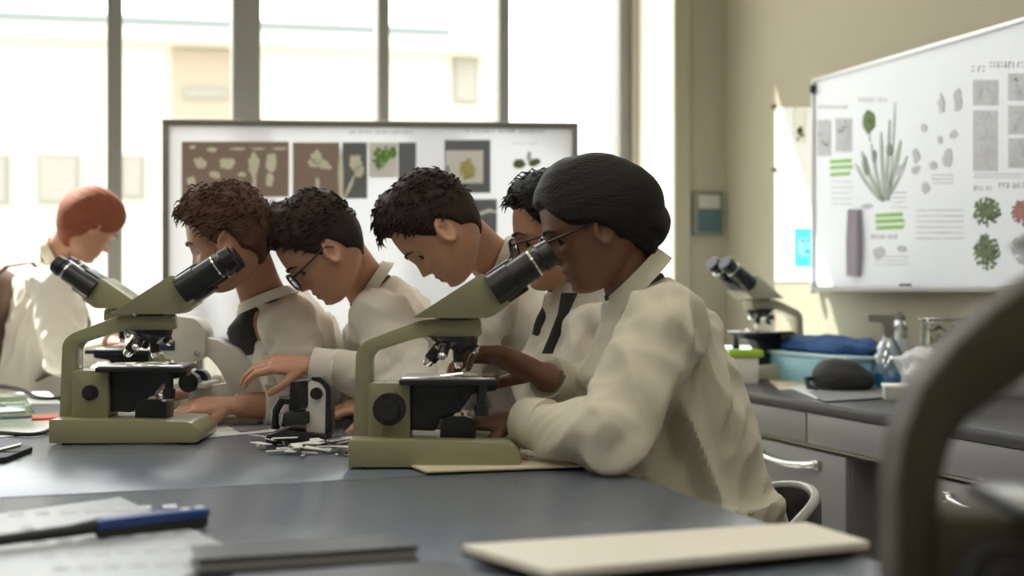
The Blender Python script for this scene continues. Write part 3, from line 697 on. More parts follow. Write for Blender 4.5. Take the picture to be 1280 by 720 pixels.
SK_d = ('deep', (0.20, 0.095, 0.055)); SK_m = ('medium', (0.54, 0.29, 0.185)); SK_t = ('tan', (0.44, 0.225, 0.14)); SK_l = ('light', (0.50, 0.27, 0.17))
def off(p, dx=0, dy=0, dz=0): return p + V(dx, dy, dz)
# woman at the near microscope
wm, wi = person('woman with black hair gathered low and dark glasses, bent to the large near microscope', (P(860, 0, 2.3).x, 2.3),
    (P(743, 276, 2.27), 180, 20, 0), P(796, 368, 2.31),
    (P(812, 448, 2.33), P(846, 560, 2.36), P(868, 690, 2.38)), 180,
    [dict(s=P(828, 416, 2.16), e=P(766, 548, 2.06), w=P(648, 526, 2.23), hd=(-1, .22, .0), hn=(0, .3, -1), side=1, curl=.45, cuff=.90, sr=1.04, cr=1.08, hs=.95),
     dict(s=P(808, 404, 2.49), e=P(772, 512, 2.50), w=P(676, 468, 2.29), hd=(-.90, -.04, .42), hn=(-.5, -.35, -.8), side=-1, curl=.8, cuff=.90, hs=1.16, thumb=.9)],
    SK_d, H_dark, dict(hl=hl_low, side=.017, top=.009, front=.004, back=.022, fr=8, na=.15, nb=.08, tufts=0, bun=((-.080, 0, -.034), (.056, .064, .056))),
    extras=('glasses', ('bulk', 1.05)), seat=.60)
# man with the lowered head beside her
person('man with short dark hair, head bowed steeply, between the microscope head and the board', (P(655, 0, 2.98).x, 2.98),
    (P(547, 284, 2.72), 182, 50, 0), P(628, 338, 2.90),
    (P(640, 425, 3.0), P(662, 530, 3.03), P(688, 650, 3.20)), 184,
    [dict(s=P(610, 385, 2.80), e=P(548, 490, 2.74), w=P(478, 505, 2.74), hd=(-1, 0, -.1), hn=(0, .2, -1), side=1, curl=.5, sr=.95),
     dict(s=P(630, 375, 3.12), e=P(590, 480, 3.10), w=P(500, 480, 2.95), hd=(-1, -.2, -.2), hn=(0, .2, -1), side=-1, curl=.5, sr=.95)],
    SK_m, H_brown, dict(SH, top=.016, front=.010), coatm=M_coat2, lphi=215)
# person half hidden behind the woman
person('person with black hair and glasses, half hidden behind the woman at the near microscope', (P(735, 0, 2.78).x, 2.78),
    (P(697, 288, 2.66), 186, 12, 0), P(718, 366, 2.74),
    (P(712, 450, 2.80), P(735, 540, 2.82), P(750, 660, 2.84)), 186,
    [dict(s=P(742, 420, 2.62), e=P(700, 520, 2.60), w=P(655, 545, 2.50), hd=(-.6, -.6, -.1), hn=(0, .2, -1), side=1, curl=.4, sr=.9, cr=.95),
     dict(s=P(735, 400, 2.95), e=P(700, 500, 2.98), w=P(640, 510, 2.9), hd=(-1, -.2, -.2), hn=(0, .2, -1), side=-1, curl=.5, sr=.9)],
    SK_t, H_dark, dict(SH, side=.010, top=.022, front=.0, tufts=400), coatm=M_coat2, extras=('glasses',))
# man with glasses
person('man with brown swept hair, and glasses, looking down with hand raised', (P(500, 0, 3.05).x, 3.05),
    (P(402, 308, 2.78), 193, 42, 0), P(466, 368, 2.93),
    (P(492, 440, 3.06), P(510, 540, 3.12), P(520, 640, 3.32)), 190,
    [dict(s=P(478, 400, 2.82), e=P(512, 476, 2.72), w=P(385, 458, 2.74), hd=(-1, 0, .08), hn=(.0, .45, -.9), side=1, curl=.55, cuff=.93, sr=1.0, cr=1.05, hs=.95, thumb=.7),
     dict(s=P(480, 385, 3.18), e=P(450, 480, 3.1), w=P(390, 490, 2.98), hd=(-1, -.1, -.1), hn=(0, .2, -1), side=-1, curl=.5)],
    SK_m, H_brown, dict(SH, top=.016, front=.016), coatm=M_coat2, extras=('glasses',), lphi=275, hs=.98)
# man at the left microscope
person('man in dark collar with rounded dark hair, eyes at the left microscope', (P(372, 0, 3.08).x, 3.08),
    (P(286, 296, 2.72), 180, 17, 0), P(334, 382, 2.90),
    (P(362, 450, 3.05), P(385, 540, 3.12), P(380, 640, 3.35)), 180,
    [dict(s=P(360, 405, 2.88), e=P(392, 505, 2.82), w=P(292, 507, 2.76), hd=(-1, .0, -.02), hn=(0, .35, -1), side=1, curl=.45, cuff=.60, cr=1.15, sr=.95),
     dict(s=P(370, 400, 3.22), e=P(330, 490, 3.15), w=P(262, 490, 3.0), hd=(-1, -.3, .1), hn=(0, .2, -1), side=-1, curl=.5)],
    SK_t, H_veil, dict(SH, side=.010, top=.015, front=.010), coatm=M_coat2, lphi=275, hs=.93, extras=(('sp', .05),))
# person at far left by the window
person('person with cropped hair in a painted flare tint and brown backpack by the window, at far left', (P(45, 0, 3.95).x, 3.95),
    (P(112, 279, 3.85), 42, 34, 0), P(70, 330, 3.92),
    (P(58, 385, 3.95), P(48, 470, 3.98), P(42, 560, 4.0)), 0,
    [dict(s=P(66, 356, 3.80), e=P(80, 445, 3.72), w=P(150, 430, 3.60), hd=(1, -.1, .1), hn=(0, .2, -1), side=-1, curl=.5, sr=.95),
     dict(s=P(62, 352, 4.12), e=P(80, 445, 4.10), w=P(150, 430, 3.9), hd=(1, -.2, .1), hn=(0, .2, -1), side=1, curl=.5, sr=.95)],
    SK_t, H_flare, dict(SH, side=.010, top=.012, front=.004, back=.006, tufts=0, fr=10, na=.1, nb=.08, hl=lambda aa: hl_low(aa)-(.02 if aa > 30 else 0)), coatm=M_coat2, hs=.93)
# dark lanyard strap over the coat of the half hidden person
r_ = V(P(735, 0, 2.78).x, 2.78, 0); p5 = [o for o in bpy.data.objects if o.name == 'person.002'][0]
qs = [P(712, 366, 2.585)-r_, P(704, 392, 2.60)-r_, P(694, 418, 2.61)-r_, P(684, 442, 2.62)-r_]
obj('tie', MB().loft([(q, V(.012+.006*(i == 0), 0, 0), V(0, .004, 0)) for i, q in enumerate(qs)], n=12), M_dark, p5, label='dark hanging tie')
bp = thing('backpack', 'dark brown backpack on the back of the person by the window', 'backpack', W(P(8, 0, 3.95).x, 3.95, 0), -TH)
g = MB(); g.ell((0, 0, 0), (1, 1, 1), u=40, v=28)
for v in g.bm.verts:
    v.co = V(math.copysign(abs(v.co.x)**.8, v.co.x)*.085, math.copysign(abs(v.co.y)**.7, v.co.y)*.16, math.copysign(abs(v.co.z)**.75, v.co.z)*.24)+V(-.035, 0, 1.045)
M_bag = mat('brown_canvas', (.085, .045, .030), .8, noise_amt=.15, bump=.3)
obj('bag', g, M_bag, bp)
for sy in (-1, 1): obj('strap', MB().loft([(V(a_, sy*.11, b_), V(0, .020, 0), V(c_*.004, 0, d_*.004)) for a_, b_, c_, d_ in [(-.03, 1.22, 0, 1), (.05, 1.29, -.5, 1), (.13, 1.30, .3, 1), (.20, 1.22, 1, .5), (.235, 1.10, 1, 0), (.20, .95, 1, -.3), (.06, .88, .3, -1)]], n=10), M_bag, bp)
# ------------------------------------------------------------------ boards and things on the walls
def mapper(loc, rz):
    R = Matrix.Rotation(rz, 3, 'Z'); n = R @ V(0, 1, 0); Ri = R.transposed()
    def f(px, py):
        q = Ri @ (ray_hit(px, py, loc, n) - Vector(loc)); return q.x, q.z
    return f
RT = random.Random(3)
def rect(f, x0, y0, x1, y1):
    return [f(x0, y0), f(x1, y0), f(x1, y1), f(x0, y1)]
def pslab(mb_, pts, y, th=.0012):   # printed patch on a board, facing local -y
    mb_.prism([V(a, y, b) for a, b in pts], (0, -th, 0)); return mb_
def scribble(mb_, f, x0, y0, x1, y1, y, dens=1.0):
    a, b = f(x0, (y0+y1)/2), f(x1, (y0+y1)/2); h = abs(f(x0, y0)[1]-f(x0, y1)[1]); L_ = abs(b[0]-a[0]); x = 0; sx = 1 if b[0] > a[0] else -1
    while x < L_:
        w = h*RT.uniform(.25, .7); 
        if RT.random() < .13: x += h*.5; continue
        z = a[1] + (b[1]-a[1])*x/L_
        k = RT.randint(0, 3); t_ = h*.18
        X = a[0]+sx*x
        if k in (0, 2): mb_.box((X, y, z), (t_, .001, h*RT.uniform(.6, 1)))
        if k in (1, 2): mb_.box((X+sx*w*.4, y, z+h*.3), (w*.8, .001, t_))
        if k in (1, 3): mb_.box((X+sx*w*.4, y, z-h*.2), (w*.8, .001, t_))
        if k == 3: mb_.box((X+sx*w*.4, y, z), (t_, .001, h*.9))
        x += w*1.05+t_
    return mb_
def pblob(mb_, f, x, y, rx, ry, yy, n=14, jag=.25, rot=0, th=.0014):
    return pslab(mb_, [f(a, b) for a, b in blob(x, y, rx, ry, n, jag, RT, rot)], yy, th)
def stroke(mb_, f, pts, w, yy):
    q = [Vector(f(*p)) for p in pts]
    L_, R_ = [], []
    for i, p in enumerate(q):
        t_ = (q[min(i+1, len(q)-1)]-q[max(i-1, 0)]).normalized(); n = Vector((-t_.y, t_.x)); ww = w*(1 if 0 < i < len(q)-1 else .4)
        L_.append(p+n*ww/2); R_.append(p-n*ww/2)
    return pslab(mb_, [tuple(v) for v in L_+R_[::-1]], yy)
# poster board on a stand, in front of the window
BA = -TH+math.radians(3.5)
p0 = P(203, 360, 4.2); BL = W(p0.x, p0.y, 0)
bd = thing('poster_board', 'wide grey-framed display board of plant pictures standing before the window', 'display board', BL, BA)
fb = mapper(BL, BA)
xa, zt = fb(203, 149); xb, _ = fb(723, 150); zb = 1.02
obj('panel', MB().box(((xa+xb)/2, .012, (zt+zb)/2), (xb-xa, .018, zt-zb)), M_poster, bd, False)
fr = MB(); wf = .022
for c, s_ in [(((xa+xb)/2, 0.008, zt-wf/2), (xb-xa, .034, wf)), (((xa+xb)/2, .008, zb+wf/2), (xb-xa, .034, wf)), ((xa+wf/2, .008, (zt+zb)/2), (wf, .034, zt-zb-2*wf)), ((xb-wf/2, .008, (zt+zb)/2), (wf, .034, zt-zb-2*wf))]:
    fr.box(c, s_, bev=.003)
obj('frame', fr, mat('board_frame', (0.20, 0.19, 0.17), .4, metal=.3, noise_amt=.05), bd)
for xx in (xa+.12, xb-.12):
    obj('leg', MB().box((xx, .045, (zb+.2)/2), (.03, .03, zb+.2), bev=.004), M_frame, bd)
    obj('foot', MB().box((xx, .045, .015), (.05, .5, .03), bev=.006), M_frame, bd)
y0 = .0025
def panel(rects, m, name='printed_picture'):
    return obj(name, pslab(MB(), rects, y0, .0015), m, bd, False)
A = panel(rect(fb, 227, 177, 361, 246), M_photo_flare)
g = MB()
for (x, y, rx, ry, rt) in [(250, 204, 9, 6, .5), (284, 204, 10, 7, 0), (239, 226, 5, 6, 0), (269, 219, 7, 4, .3), (302, 218, 5, 3, 0), (317, 207, 7, 14, 0), (318, 228, 3, 10, 0), (339, 203, 6.5, 12, 0), (337, 225, 5, 9, 0), (265, 187, 7, 3, 0), (300, 228, 3, 3, 0), (257, 238, 10, 4, -.4), (297, 186, 11, 1.6, 0), (323, 186, 8, 1.3, 0), (350, 186, 9, 1.4, 0), (241, 184, 4, 2.5, 0)]:
    obj('specimen_shape', pblob(MB(), fb, x, y, rx, ry, y0-.0016, 14, .22, rt), M_ivory, A, False)
B_ = panel(rect(fb, 366, 178, 424, 247), M_photo_flare); Cc = panel(rect(fb, 428, 178, 459, 248), M_photo)
g = MB()
for (x, y, rx, ry, rt) in [(396, 197, 7, 9, 0), (391, 204, 8, 5, .3), (404, 205, 8, 6, 0), (411, 209, 4, 3, 0), (397, 230, 2.2, 9, 0)]: obj('specimen_shape', pblob(MB(), fb, x, y, rx, ry, y0-.0016, 14, .2, rt), M_ivory, B_, False)
g = MB()
for (x, y, rx, ry, rt) in [(444, 203, 8, 11, 0), (449, 214, 6, 7, 0)]: pblob(g, fb, x, y, rx, ry, y0-.0016, 16, .2, rt)
stroke(g, fb, [(443, 219), (438, 232), (431, 247)], .014, y0-.0016)
obj('specimen_shapes', g, M_ivory, Cc, False)
g = MB(); pslab(g, [fb(425, 185), fb(427, 185), fb(429.5, 215), fb(429, 240), fb(431, 249), fb(424, 249), fb(422.5, 215)], y0-.002); obj('pale_strip', g, M_ivory, bd, False)
D_ = panel(rect(fb, 461, 178, 497, 222), M_paper); E_ = panel(rect(fb, 498, 178, 520, 240), M_photo)
g = MB(); g2 = MB()
for k in range(60):
    q = RT.random(); x = 466+q*28; y = 184+RT.uniform(0, 10)+(1-q)*RT.uniform(0, 26)
    pblob(g if k % 4 else g2, fb, x, y, RT.uniform(1.5, 3.6), RT.uniform(1.2, 2.8), y0-.0016-.0001*(k % 7), 7, .4, RT.uniform(0, 3))
obj('leaf_print', g, M_green, D_, False); obj('leaf_shadow_print', g2, M_dkgreen, D_, False)
G_ = panel(rect(fb, 556, 175, 613, 241), M_photo)
obj('inset', pslab(MB(), rect(fb, 557, 188, 604, 229), y0-.0016), M_paper, G_, False)
g = MB()
for k in range(40):
    a = RT.uniform(0, 6.28); r = RT.uniform(6, 12); pblob(g, fb, 584+r*.9*math.cos(a), 211+r*math.sin(a), RT.uniform(1, 2.6), RT.uniform(1, 2.4), y0-.003-.0001*(k % 5), 7, .4)
pblob(g, fb, 584, 210, 8, 9, y0-.0038, 16, .15); obj('gold_emblem', g, M_yellow, G_, False)
g = MB(); pblob(g, fb, 560, 212, 2.5, 7, y0-.003, 12, .5); obj('sprig_print', g, M_ink, G_, False)
H_ = panel(rect(fb, 577, 249, 621, 292), M_photo)
g = MB(); stroke(g, fb, [(578, 268), (590, 270), (603, 266), (612, 263), (621, 265)], .012, y0-.0016); obj('white_wave', g, M_paper, H_, False)
g = MB(); pblob(g, fb, 649, 205, 8, 6, y0, 16, .15); pblob(g, fb, 668, 203, 8, 4.5, y0, 16, .15, -.3); obj('seed_print', g, M_dkgreen, bd, False)
g = MB(); pblob(g, fb, 661, 196, 3, 6, y0, 12, .3); obj('sprout_print', g, M_inkl, bd, False)
for q_ in [(432, 163, 514, 167.5), (583, 161, 681, 166), (640, 178, 672, 180)]: obj('printed_heading', scribble(MB(), fb, *q_, y0), M_ink, bd, False)
g = MB()
for x, y, w in [(232, 252, 120), (480, 255, 30), (366, 255, 60)]:
    for k in range(3): scribble(g, fb, x, y+k*6, x+w, y+k*6+2.2, y0)
obj('printed_caption', g, M_inkl, bd, False)
panel(rect(fb, 227, 249, 250, 262), M_photo_flare); panel(rect(fb, 336, 250, 345, 292), M_inkl)
# whiteboard on the right wall
WL = V(UR-0.012, 3.9, 0); WA = -math.pi/2
fw = mapper(WL, WA)
wb = thing('whiteboard', 'large whiteboard on the right wall covered in plant drawings and green notes', 'whiteboard', WL, WA)
xl, zwt = fw(1018, 101); zwb = 1.222; xr = 2.35
obj('panel', MB().box(((xl+xr)/2, .004, (zwt+zwb)/2), (xr-xl, .012, zwt-zwb)), M_board, wb, False)
fr = MB()
for c, s_ in [(((xl+xr)/2, 0.0, zwt), (xr-xl, .024, .014)), ((xl, 0.0, (zwt+zwb)/2), (.010, .024, zwt-zwb)), ((xr, 0.0, (zwt+zwb)/2), (.014, .024, zwt-zwb))]: fr.box(c, s_, bev=.003)
obj('frame', fr, mat('board_alu', (.62, .63, .64), .35, metal=.4, noise_amt=.03), wb)
obj('pen_tray', MB().box(((xl+xr)/2+.01, -.022, zwb-.010), (xr-xl-.1, .06, .010), bev=.003).box(((xl+xr)/2+.01, -.050, zwb-.003), (xr-xl-.1, .006, .014), bev=.002), mat('tray_alu', (.35, .35, .34), .4, metal=.4, noise_amt=.03), wb)
obj('corner_clip', MB().box((xl+.01, -.012, zwb+.0), (.016, .02, .045), bev=.003), M_ink, wb); obj('corner_clip', MB().box((xl+.008, -.012, fw(1018, 112)[1]), (.014, .02, .03), bev=.003), M_blackm, wb)
yw = -.0022
def wp(name, items, m, jag=.2, y=yw):
    for it in items: o = obj(name, pblob(MB(), fw, it[0], it[1], it[2], it[3], y, 14, jag, it[4] if len(it) > 4 else 0), m, wb, False)
    return o
def ws(name, rows, m, y=yw):
    for r in rows: o = obj(name, scribble(MB(), fw, *r, y), m, wb, False)
    return o
ws('printed_heading', [(1022, 132, 1060, 136), (1075, 122, 1110, 128), (1216, 82, 1230, 92), (1238, 77, 1279, 86), (1218, 232, 1240, 239), (1250, 228, 1280, 236), (1090, 293, 1122, 299)], M_ink)
rows = [(1040, 226+k*7, 1066, 228.5+k*7) for k in range(5)] + [(1115, 240+k*6, 1134, 242+k*6) for k in range(4)] + [(1146, 262+k*7, 1205, 264+k*7) for k in range(6)] + [(1094, 320+k*5, 1136, 321.5+k*5) for k in range(3)] + [(1165, 218+k*5, 1192, 220+k*5) for k in range(3)] + [(1218, 217+k*4, 1279, 218.5+k*4) for k in range(2)]
ws('printed_notes', rows, M_inkl)
wp('green_crown_print', [(1087, 152, 8, 15)], M_dkgreen, .12)
g = MB()
for k in range(30):
    a = RT.uniform(0, 6.28); r = RT.random(); pblob(g, fw, 1087+6*r*math.cos(a), 152+13*r*math.sin(a), .9, 1.4, yw-.0016, 6, .4)
obj('leaf_flecks', g, M_green, wb, False)
stroke(g := MB(), fw, [(1088, 166), (1088, 177)], .008, yw); obj('stem_print', g, M_dkgreen, wb, False)
wp('specimen_outline', [(1031, 170, 7, 20), (1055, 168, 8, 17), (1158, 235, 5, 7), (1100, 316, 7, 8), (1128, 311, 6, 4), (1085, 258, 7, 3)], M_inkl)
wp('seed_drawing', [(1178, 129, 4.5, 11), (1198, 127, 5, 13), (1168, 207, 5, 6), (1186, 198, 6, 10), (1193, 168, 4, 6, .4), (1176, 175, 3, 6), (1156, 160, 4, 5), (1146, 195, 4, 9), (1145, 212, 5, 5), (1125, 215, 5, 8)], M_inkl, .3)
g = MB(); g2 = MB()
for (xb_, yb_, xt, yt, w) in [(1104, 252, 1078, 190, .020), (1104, 252, 1090, 180, .016), (1106, 252, 1102, 165, .018), (1107, 250, 1113, 150, .016), (1108, 250, 1127, 175, .022), (1110, 250, 1135, 195, .014), (1100, 250, 1070, 205, .014), (1112, 252, 1120, 128, .008)]:
    mx_, my_ = (xb_+xt)/2+(xt-xb_)*.12, (yb_+yt)/2-2
    stroke(g, fw, [(xb_, yb_), ((xb_+mx_)/2, (yb_+my_)/2), (mx_, my_), ((xt+mx_)/2, (yt+my_)/2), (xt, yt)], w, yw)
obj('plant_drawing', g, mat('ink_sage', (.36, .42, .38), .6, noise_amt=.15, nscale=60), wb, False)
wp('dark_leaf_drawing', [(1083, 208, 3.2, 12, -.15), (1113, 187, 3.5, 8, .1), (1094, 195, 2.5, 8)], mat('ink_moss', (.20, .27, .20), .6, noise_amt=.2), .15, yw-.0014)
def bars(x0, x1, ys, h, m, sk=2):
    g = MB()
    for i, y in enumerate(ys): pslab(g, [fw(x0+RT.uniform(0, sk), y), fw(x1+RT.uniform(-sk, sk), y-1.5), fw(x1+RT.uniform(-sk, sk), y+h-1.5), fw(x0, y+h)], yw)
    return obj('green_note_lines', g, m, wb, False)
mg = mat('marker_green', (.25, .52, .10), .6, noise_amt=.15)
bars(1038, 1065, [200, 207.5, 216], 4.5, mg); bars(1095, 1130, [267, 274.5, 282.5], 5, mg)
for (a, b, c_, d_) in [(1217, 100, 1249, 132), (1261, 92, 1292, 126), (1217, 138, 1248, 214), (1261, 132, 1292, 168), (1261, 173, 1292, 210), (1022, 150, 1040, 195), (1045, 148, 1066, 190)]:
    g = MB(); pslab(g, rect(fw, a, b, c_, d_), yw+.0006, .0008); o = obj('printed_square', g, mat('print_mist', (.52, .53, .56), .6, noise_amt=.2, nscale=25), wb, False)
    g = MB()
    for k in range(26): pblob(g, fw, RT.uniform(a+4, c_-4), RT.uniform(b+4, d_-4), RT.uniform(1, 3), RT.uniform(1, 3), yw-.0004-.0001*(k % 6), 7, .4, RT.uniform(0, 3), .0008)
    obj('mottled_print', g, M_inkl, o, False)
def emblem(cx, cy, rx, ry, m):
    g = MB()
    for k in range(11):
        a = math.radians(-90 + (k-5)*29); r1 = .25; pts = [(cx, cy+ry*.15)]
        for q in (.35, .65, .95):
            a2 = a + .25*math.sin(q*9+k); pts.append((cx+rx*q*math.cos(a2), cy+ry*q*math.sin(a2)))
        stroke(g, fw, pts, .011, yw-.0001*(k % 5))
    for k in range(46):
        a = RT.uniform(0, 6.28); r = RT.uniform(.45, 1.0); pblob(g, fw, cx+rx*r*math.cos(a), cy+ry*r*math.sin(a), RT.uniform(1, 2.6), RT.uniform(1, 2.6), yw-.0002-.0001*(k % 6), 7, .4)
    stroke(g, fw, [(cx+1, cy-ry*.5), (cx, cy), (cx+1, cy+ry*1.08)], .012, yw)
    return obj('leaf_emblem', g, m, wb, False)
emblem(1234, 265, 17, 18, M_dkgreen); emblem(1234, 315, 17, 22, M_dkgreen); emblem(1280, 265, 16, 17, M_red); emblem(1280, 312, 15, 18, M_inkl)
g = MB()
for x in (1066, 1070.5, 1075): g.tube([V(fw(x, 262)[0], -.012, fw(x, 262)[1]), V(fw(x+1, 300)[0], -.016, fw(x+1, 300)[1]), V(fw(x, 345)[0], -.014, fw(x, 345)[1])], [.009, .014, .012], 10)
tag(obj('hanging_ribbon', g, mat('lilac_cloth', (.42, .38, .47), .8, noise_amt=.1)), 'lilac-grey strips hanging on the whiteboard left of the green note', 'ribbon')
bpy.data.objects[[o.name for o in bpy.data.objects if o.name.startswith('hanging_ribbon')][0]].matrix_world = Matrix.Translation(WL) @ Matrix.Rotation(WA, 4, 'Z')
mk = MB().tube([V(fw(1135, 364)[0], -.03, zwb+.004), V(fw(1147, 364)[0], -.03, zwb+.004)], .008, 12)
o = tag(obj('marker_pen', mk, M_blackm), 'short dark marker pen lying on the whiteboard tray', 'pen'); o.location = WL; o.rotation_euler = (0, 0, WA)
# paper sheet beside the whiteboard, notes on it
def wallpiece(name, label, cat, x0, y0_, x1, y1_, m, yoff=0.0, th=.002):
    g = MB(); pslab(g, rect(fw, x0, y0_, x1, y1_), .011-yoff, th); o = tag(obj(name, g, m, None, False), label, cat); o.location = WL; o.rotation_euler = (0, 0, WA); return o
wallpiece('paper_sheet', 'tall plain white sheet pinned left of the whiteboard', 'paper sheet', 966, 134, 1014, 352, M_paper)
n_ = wallpiece('blue_note', 'bright blue note on the white sheet left of the whiteboard', 'note', 991, 285, 1014, 333, M_blue, .0022)
g = MB(); 
for k in range(3): scribble(g, fw, 998+k*4, 296, 1000.5+k*4, 322, .0068)
obj('handwriting', g, mat('note_ink', (.25, .6, .8), .6, noise_amt=.1), n_, False)
n_ = wallpiece('small_picture', 'small dark-edged plant picture high on the white sheet', 'picture', 991, 136, 1004, 178, M_ivory, .0022)
g = MB(); pslab(g, rect(fw, 990, 135, 992.5, 172), .0085); obj('dark_edge', g, M_ink, n_, False)
g = MB()
for k in range(14): pblob(g, fw, RT.uniform(995, 1002), RT.uniform(158, 177), 1.6, 2, .0066, 7, .4)
obj('leaf_print', g, M_dkgreen, n_, False)
for (x, y, lb) in [(967, 133, 'top left corner'), (968, 212, 'left edge lower down')]:
    a, b = fw(x, y); o = tag(obj('push_pin', MB().cyl((a, .008, b), (a, -.008, b), .008, n=14), M_blackm), 'small black push pin at the white sheet, '+lb, 'pin'); o.location = WL; o.rotation_euler = (0, 0, WA)
# framed notice on the narrow wall by the window
NL = V(0, VW-.012, 0); fn = mapper(NL, 0)
nt_ = thing('framed_notice', 'small grey frame with white and teal cards on the narrow wall', 'notice', NL)
a, b = fn(866, 239); c_, d_ = fn(903, 294)
obj('frame', MB().box(((a+c_)/2, 0, (b+d_)/2), (c_-a, .022, b-d_), bev=.004), mat('notice_frame', (.16, .17, .13), .5, noise_amt=.05), nt_)
a1, b1 = fn(872, 244); c1, d1 = fn(898, 261); obj('white_card', MB().box(((a1+c1)/2, -.012, (b1+d1)/2), (c1-a1, .003, b1-d1)), mat('card_pale', (.42, .42, .37), .6, noise_amt=.05), nt_, False)
a1, b1 = fn(871, 262); c1, d1 = fn(899, 290); o = obj('teal_card', MB().box(((a1+c1)/2, -.012, (b1+d1)/2), (c1-a1, .003, b1-d1)), mat('card_teal', (.05, .11, .125), .6, noise_amt=.05), nt_, False)
g = MB()
for k in range(4): scribble(g, fn, 876, 267+k*5, 894, 269+k*5, -.0142)
obj('printed_text', g, mat('teal_ink', (.16, .24, .26), .6, noise_amt=.1), o, False)
# ------------------------------------------------------------------ things on benches
def tp(x, y, z=TZ): return ray_hit(x, y, (0, 0, z), V(0, 0, 1))
def sheet(name, label, cat, pts, z0, th, m, group=None, bev=0):
    q = [tp(x, y, z0) for x, y in pts]; c = sum(q, Vector())/len(q)
    o = obj(name, MB().prism([v-c for v in q], (0, 0, th), bev=bev), m, None, False); o.location = c
    return tag(o, label, cat, group), c
Z1 = TZ+.0006
# cream folder by the near microscope
fo, c = sheet('paper_folder', 'cream card folder with orange drawing beside the near microscope base', 'folder', [(492, 577), (706, 561), (768, 584), (532, 593)], Z1, .004, M_edge)
q = [tp(x, y, Z1+.004)-c for x, y in [(494, 576), (706, 560.5), (766, 582.5), (533, 591)]]
pg = obj('cream_page', MB().prism(q, (0, 0, .003)), M_cream, fo, False)
g = MB(); oc = mat('orange_ink', (.75, .32, .08), .6, noise_amt=.2)
for k in range(7):
    x = 600+k*8; pp = [tp(x+dx, 572+RT.uniform(-4, 4)+dy, Z1+.0078)-c for dx, dy in [(0, 0), (6, -1), (12, 1.5), (20, .5)]]; g.tube(pp, .0012, 6)
obj('orange_drawing', g, oc, pg, False)
# cream board in the foreground
cbq = [(577, 692), (1008, 663), (1090, 690), (688, 728)]
cb, c = sheet('cream_board', 'large thick cream board in the blurred foreground, brown edge', 'board', cbq, Z1, .010, mat('brown_edge', (.10, .045, .035), .6, noise_amt=.1))
q = [tp(x, y, TZ+.012)-c for x, y in [(577, 691), (1008, 662), (1088, 687), (688, 725)]]
obj('cream_face', MB().prism(q, (0, 0, .010), bev=.002), mat('cream_cover', (.74, .70, .60), .6, noise_amt=.03), cb, False)
# printed sheet and blue tool
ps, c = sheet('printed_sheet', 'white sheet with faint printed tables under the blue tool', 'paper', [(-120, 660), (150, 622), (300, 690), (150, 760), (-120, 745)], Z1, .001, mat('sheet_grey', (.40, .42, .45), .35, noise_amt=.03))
g = MB()
for i in range(5):
    for j in range(7):
        x, y = 10+j*32+i*14, 640+i*17-j*1.5; g = MB()
        g.prism([tp(x+a, y+b, Z1+.0012)-c for a, b in [(0, 0), (18, -1), (20, 4), (2, 5)]], (0, 0, .0004)); obj('printed_cell', g, M_inkl, ps, False)
td = 1.56
tl = thing('blue_tool', 'blue flat-handled lab tool with two holes and thin black shaft', 'tool', tp(190, 668, TZ))
R_ = tp(190, 668, TZ)
def tq(x, y, z=0.0): return tp(x, y, TZ) - R_ + V(0, 0, z)
dirx = (tq(262, 655)-tq(118, 672)).normalized(); side = V(-dirx.y, dirx.x, 0)
a, b = tq(118, 674), tq(262, 657); L_ = (b-a).length
hp = [a+side*(-.014), a+dirx*L_*.5+side*(-.011), b-dirx*.012+side*(-.013), b+side*(-.006), b+side*(.008), b-dirx*.012+side*.015, a+dirx*L_*.5+side*.012, a+side*.014]
M_bluep = mat('blue_plastic', (.02, .06, .24), .35, noise_amt=.08)
hd_ = obj('handle', MB().prism([v+V(0, 0, .012) for v in hp], (0, 0, .014), bev=.005), M_bluep, tl)
for k in (.014, .034):
    obj('hole', MB().cyl(b-dirx*(k)+side*.001+V(0, 0, .0255), b-dirx*(k)+side*.001+V(0, 0, .0268), .006, n=20), M_paper, hd_, label='pale round hole through the handle end')
e = a-dirx*.32
obj('shaft', MB().tube([a+dirx*.01+V(0, 0, .017), a-dirx*.03+V(0, 0, .014), e+V(0, 0, .008)], [.010, .008, .0055], 16), M_blackm, tl)
obj('grip_pad', MB().prism([v*.96+V(0, 0, .001) for v in hp], (0, 0, .012), bev=.004), M_blackm, tl)
# black cases
def case(label, pts, z0, th, pages=True):
    o, c = sheet('black_notebook', label, 'notebook', pts, z0, .005, M_black, None)
    def ins(k): 
        q = [tp(x, y, z0)-c for x, y in pts]; return [v*k for v in q]
    obj('pages', MB().prism([v+V(0, 0, .005) for v in ins(.975)], (0, 0, th-.010)), mat('page_block', (.30, .29, .28), .7, noise_amt=.1), o, False)
    obj('cover', MB().prism([v+V(0, 0, th-.005) for v in ins(1)], (0, 0, .005), bev=.0015), M_black, o, False)
case('closed black notebook in the foreground below the blue tool', [(238, 703), (496, 688), (524, 704), (246, 722)], Z1, .020)
case('black notebook at the bottom edge, right of the other notebook', [(290, 732), (560, 712), (625, 742), (320, 775)], Z1, .012)
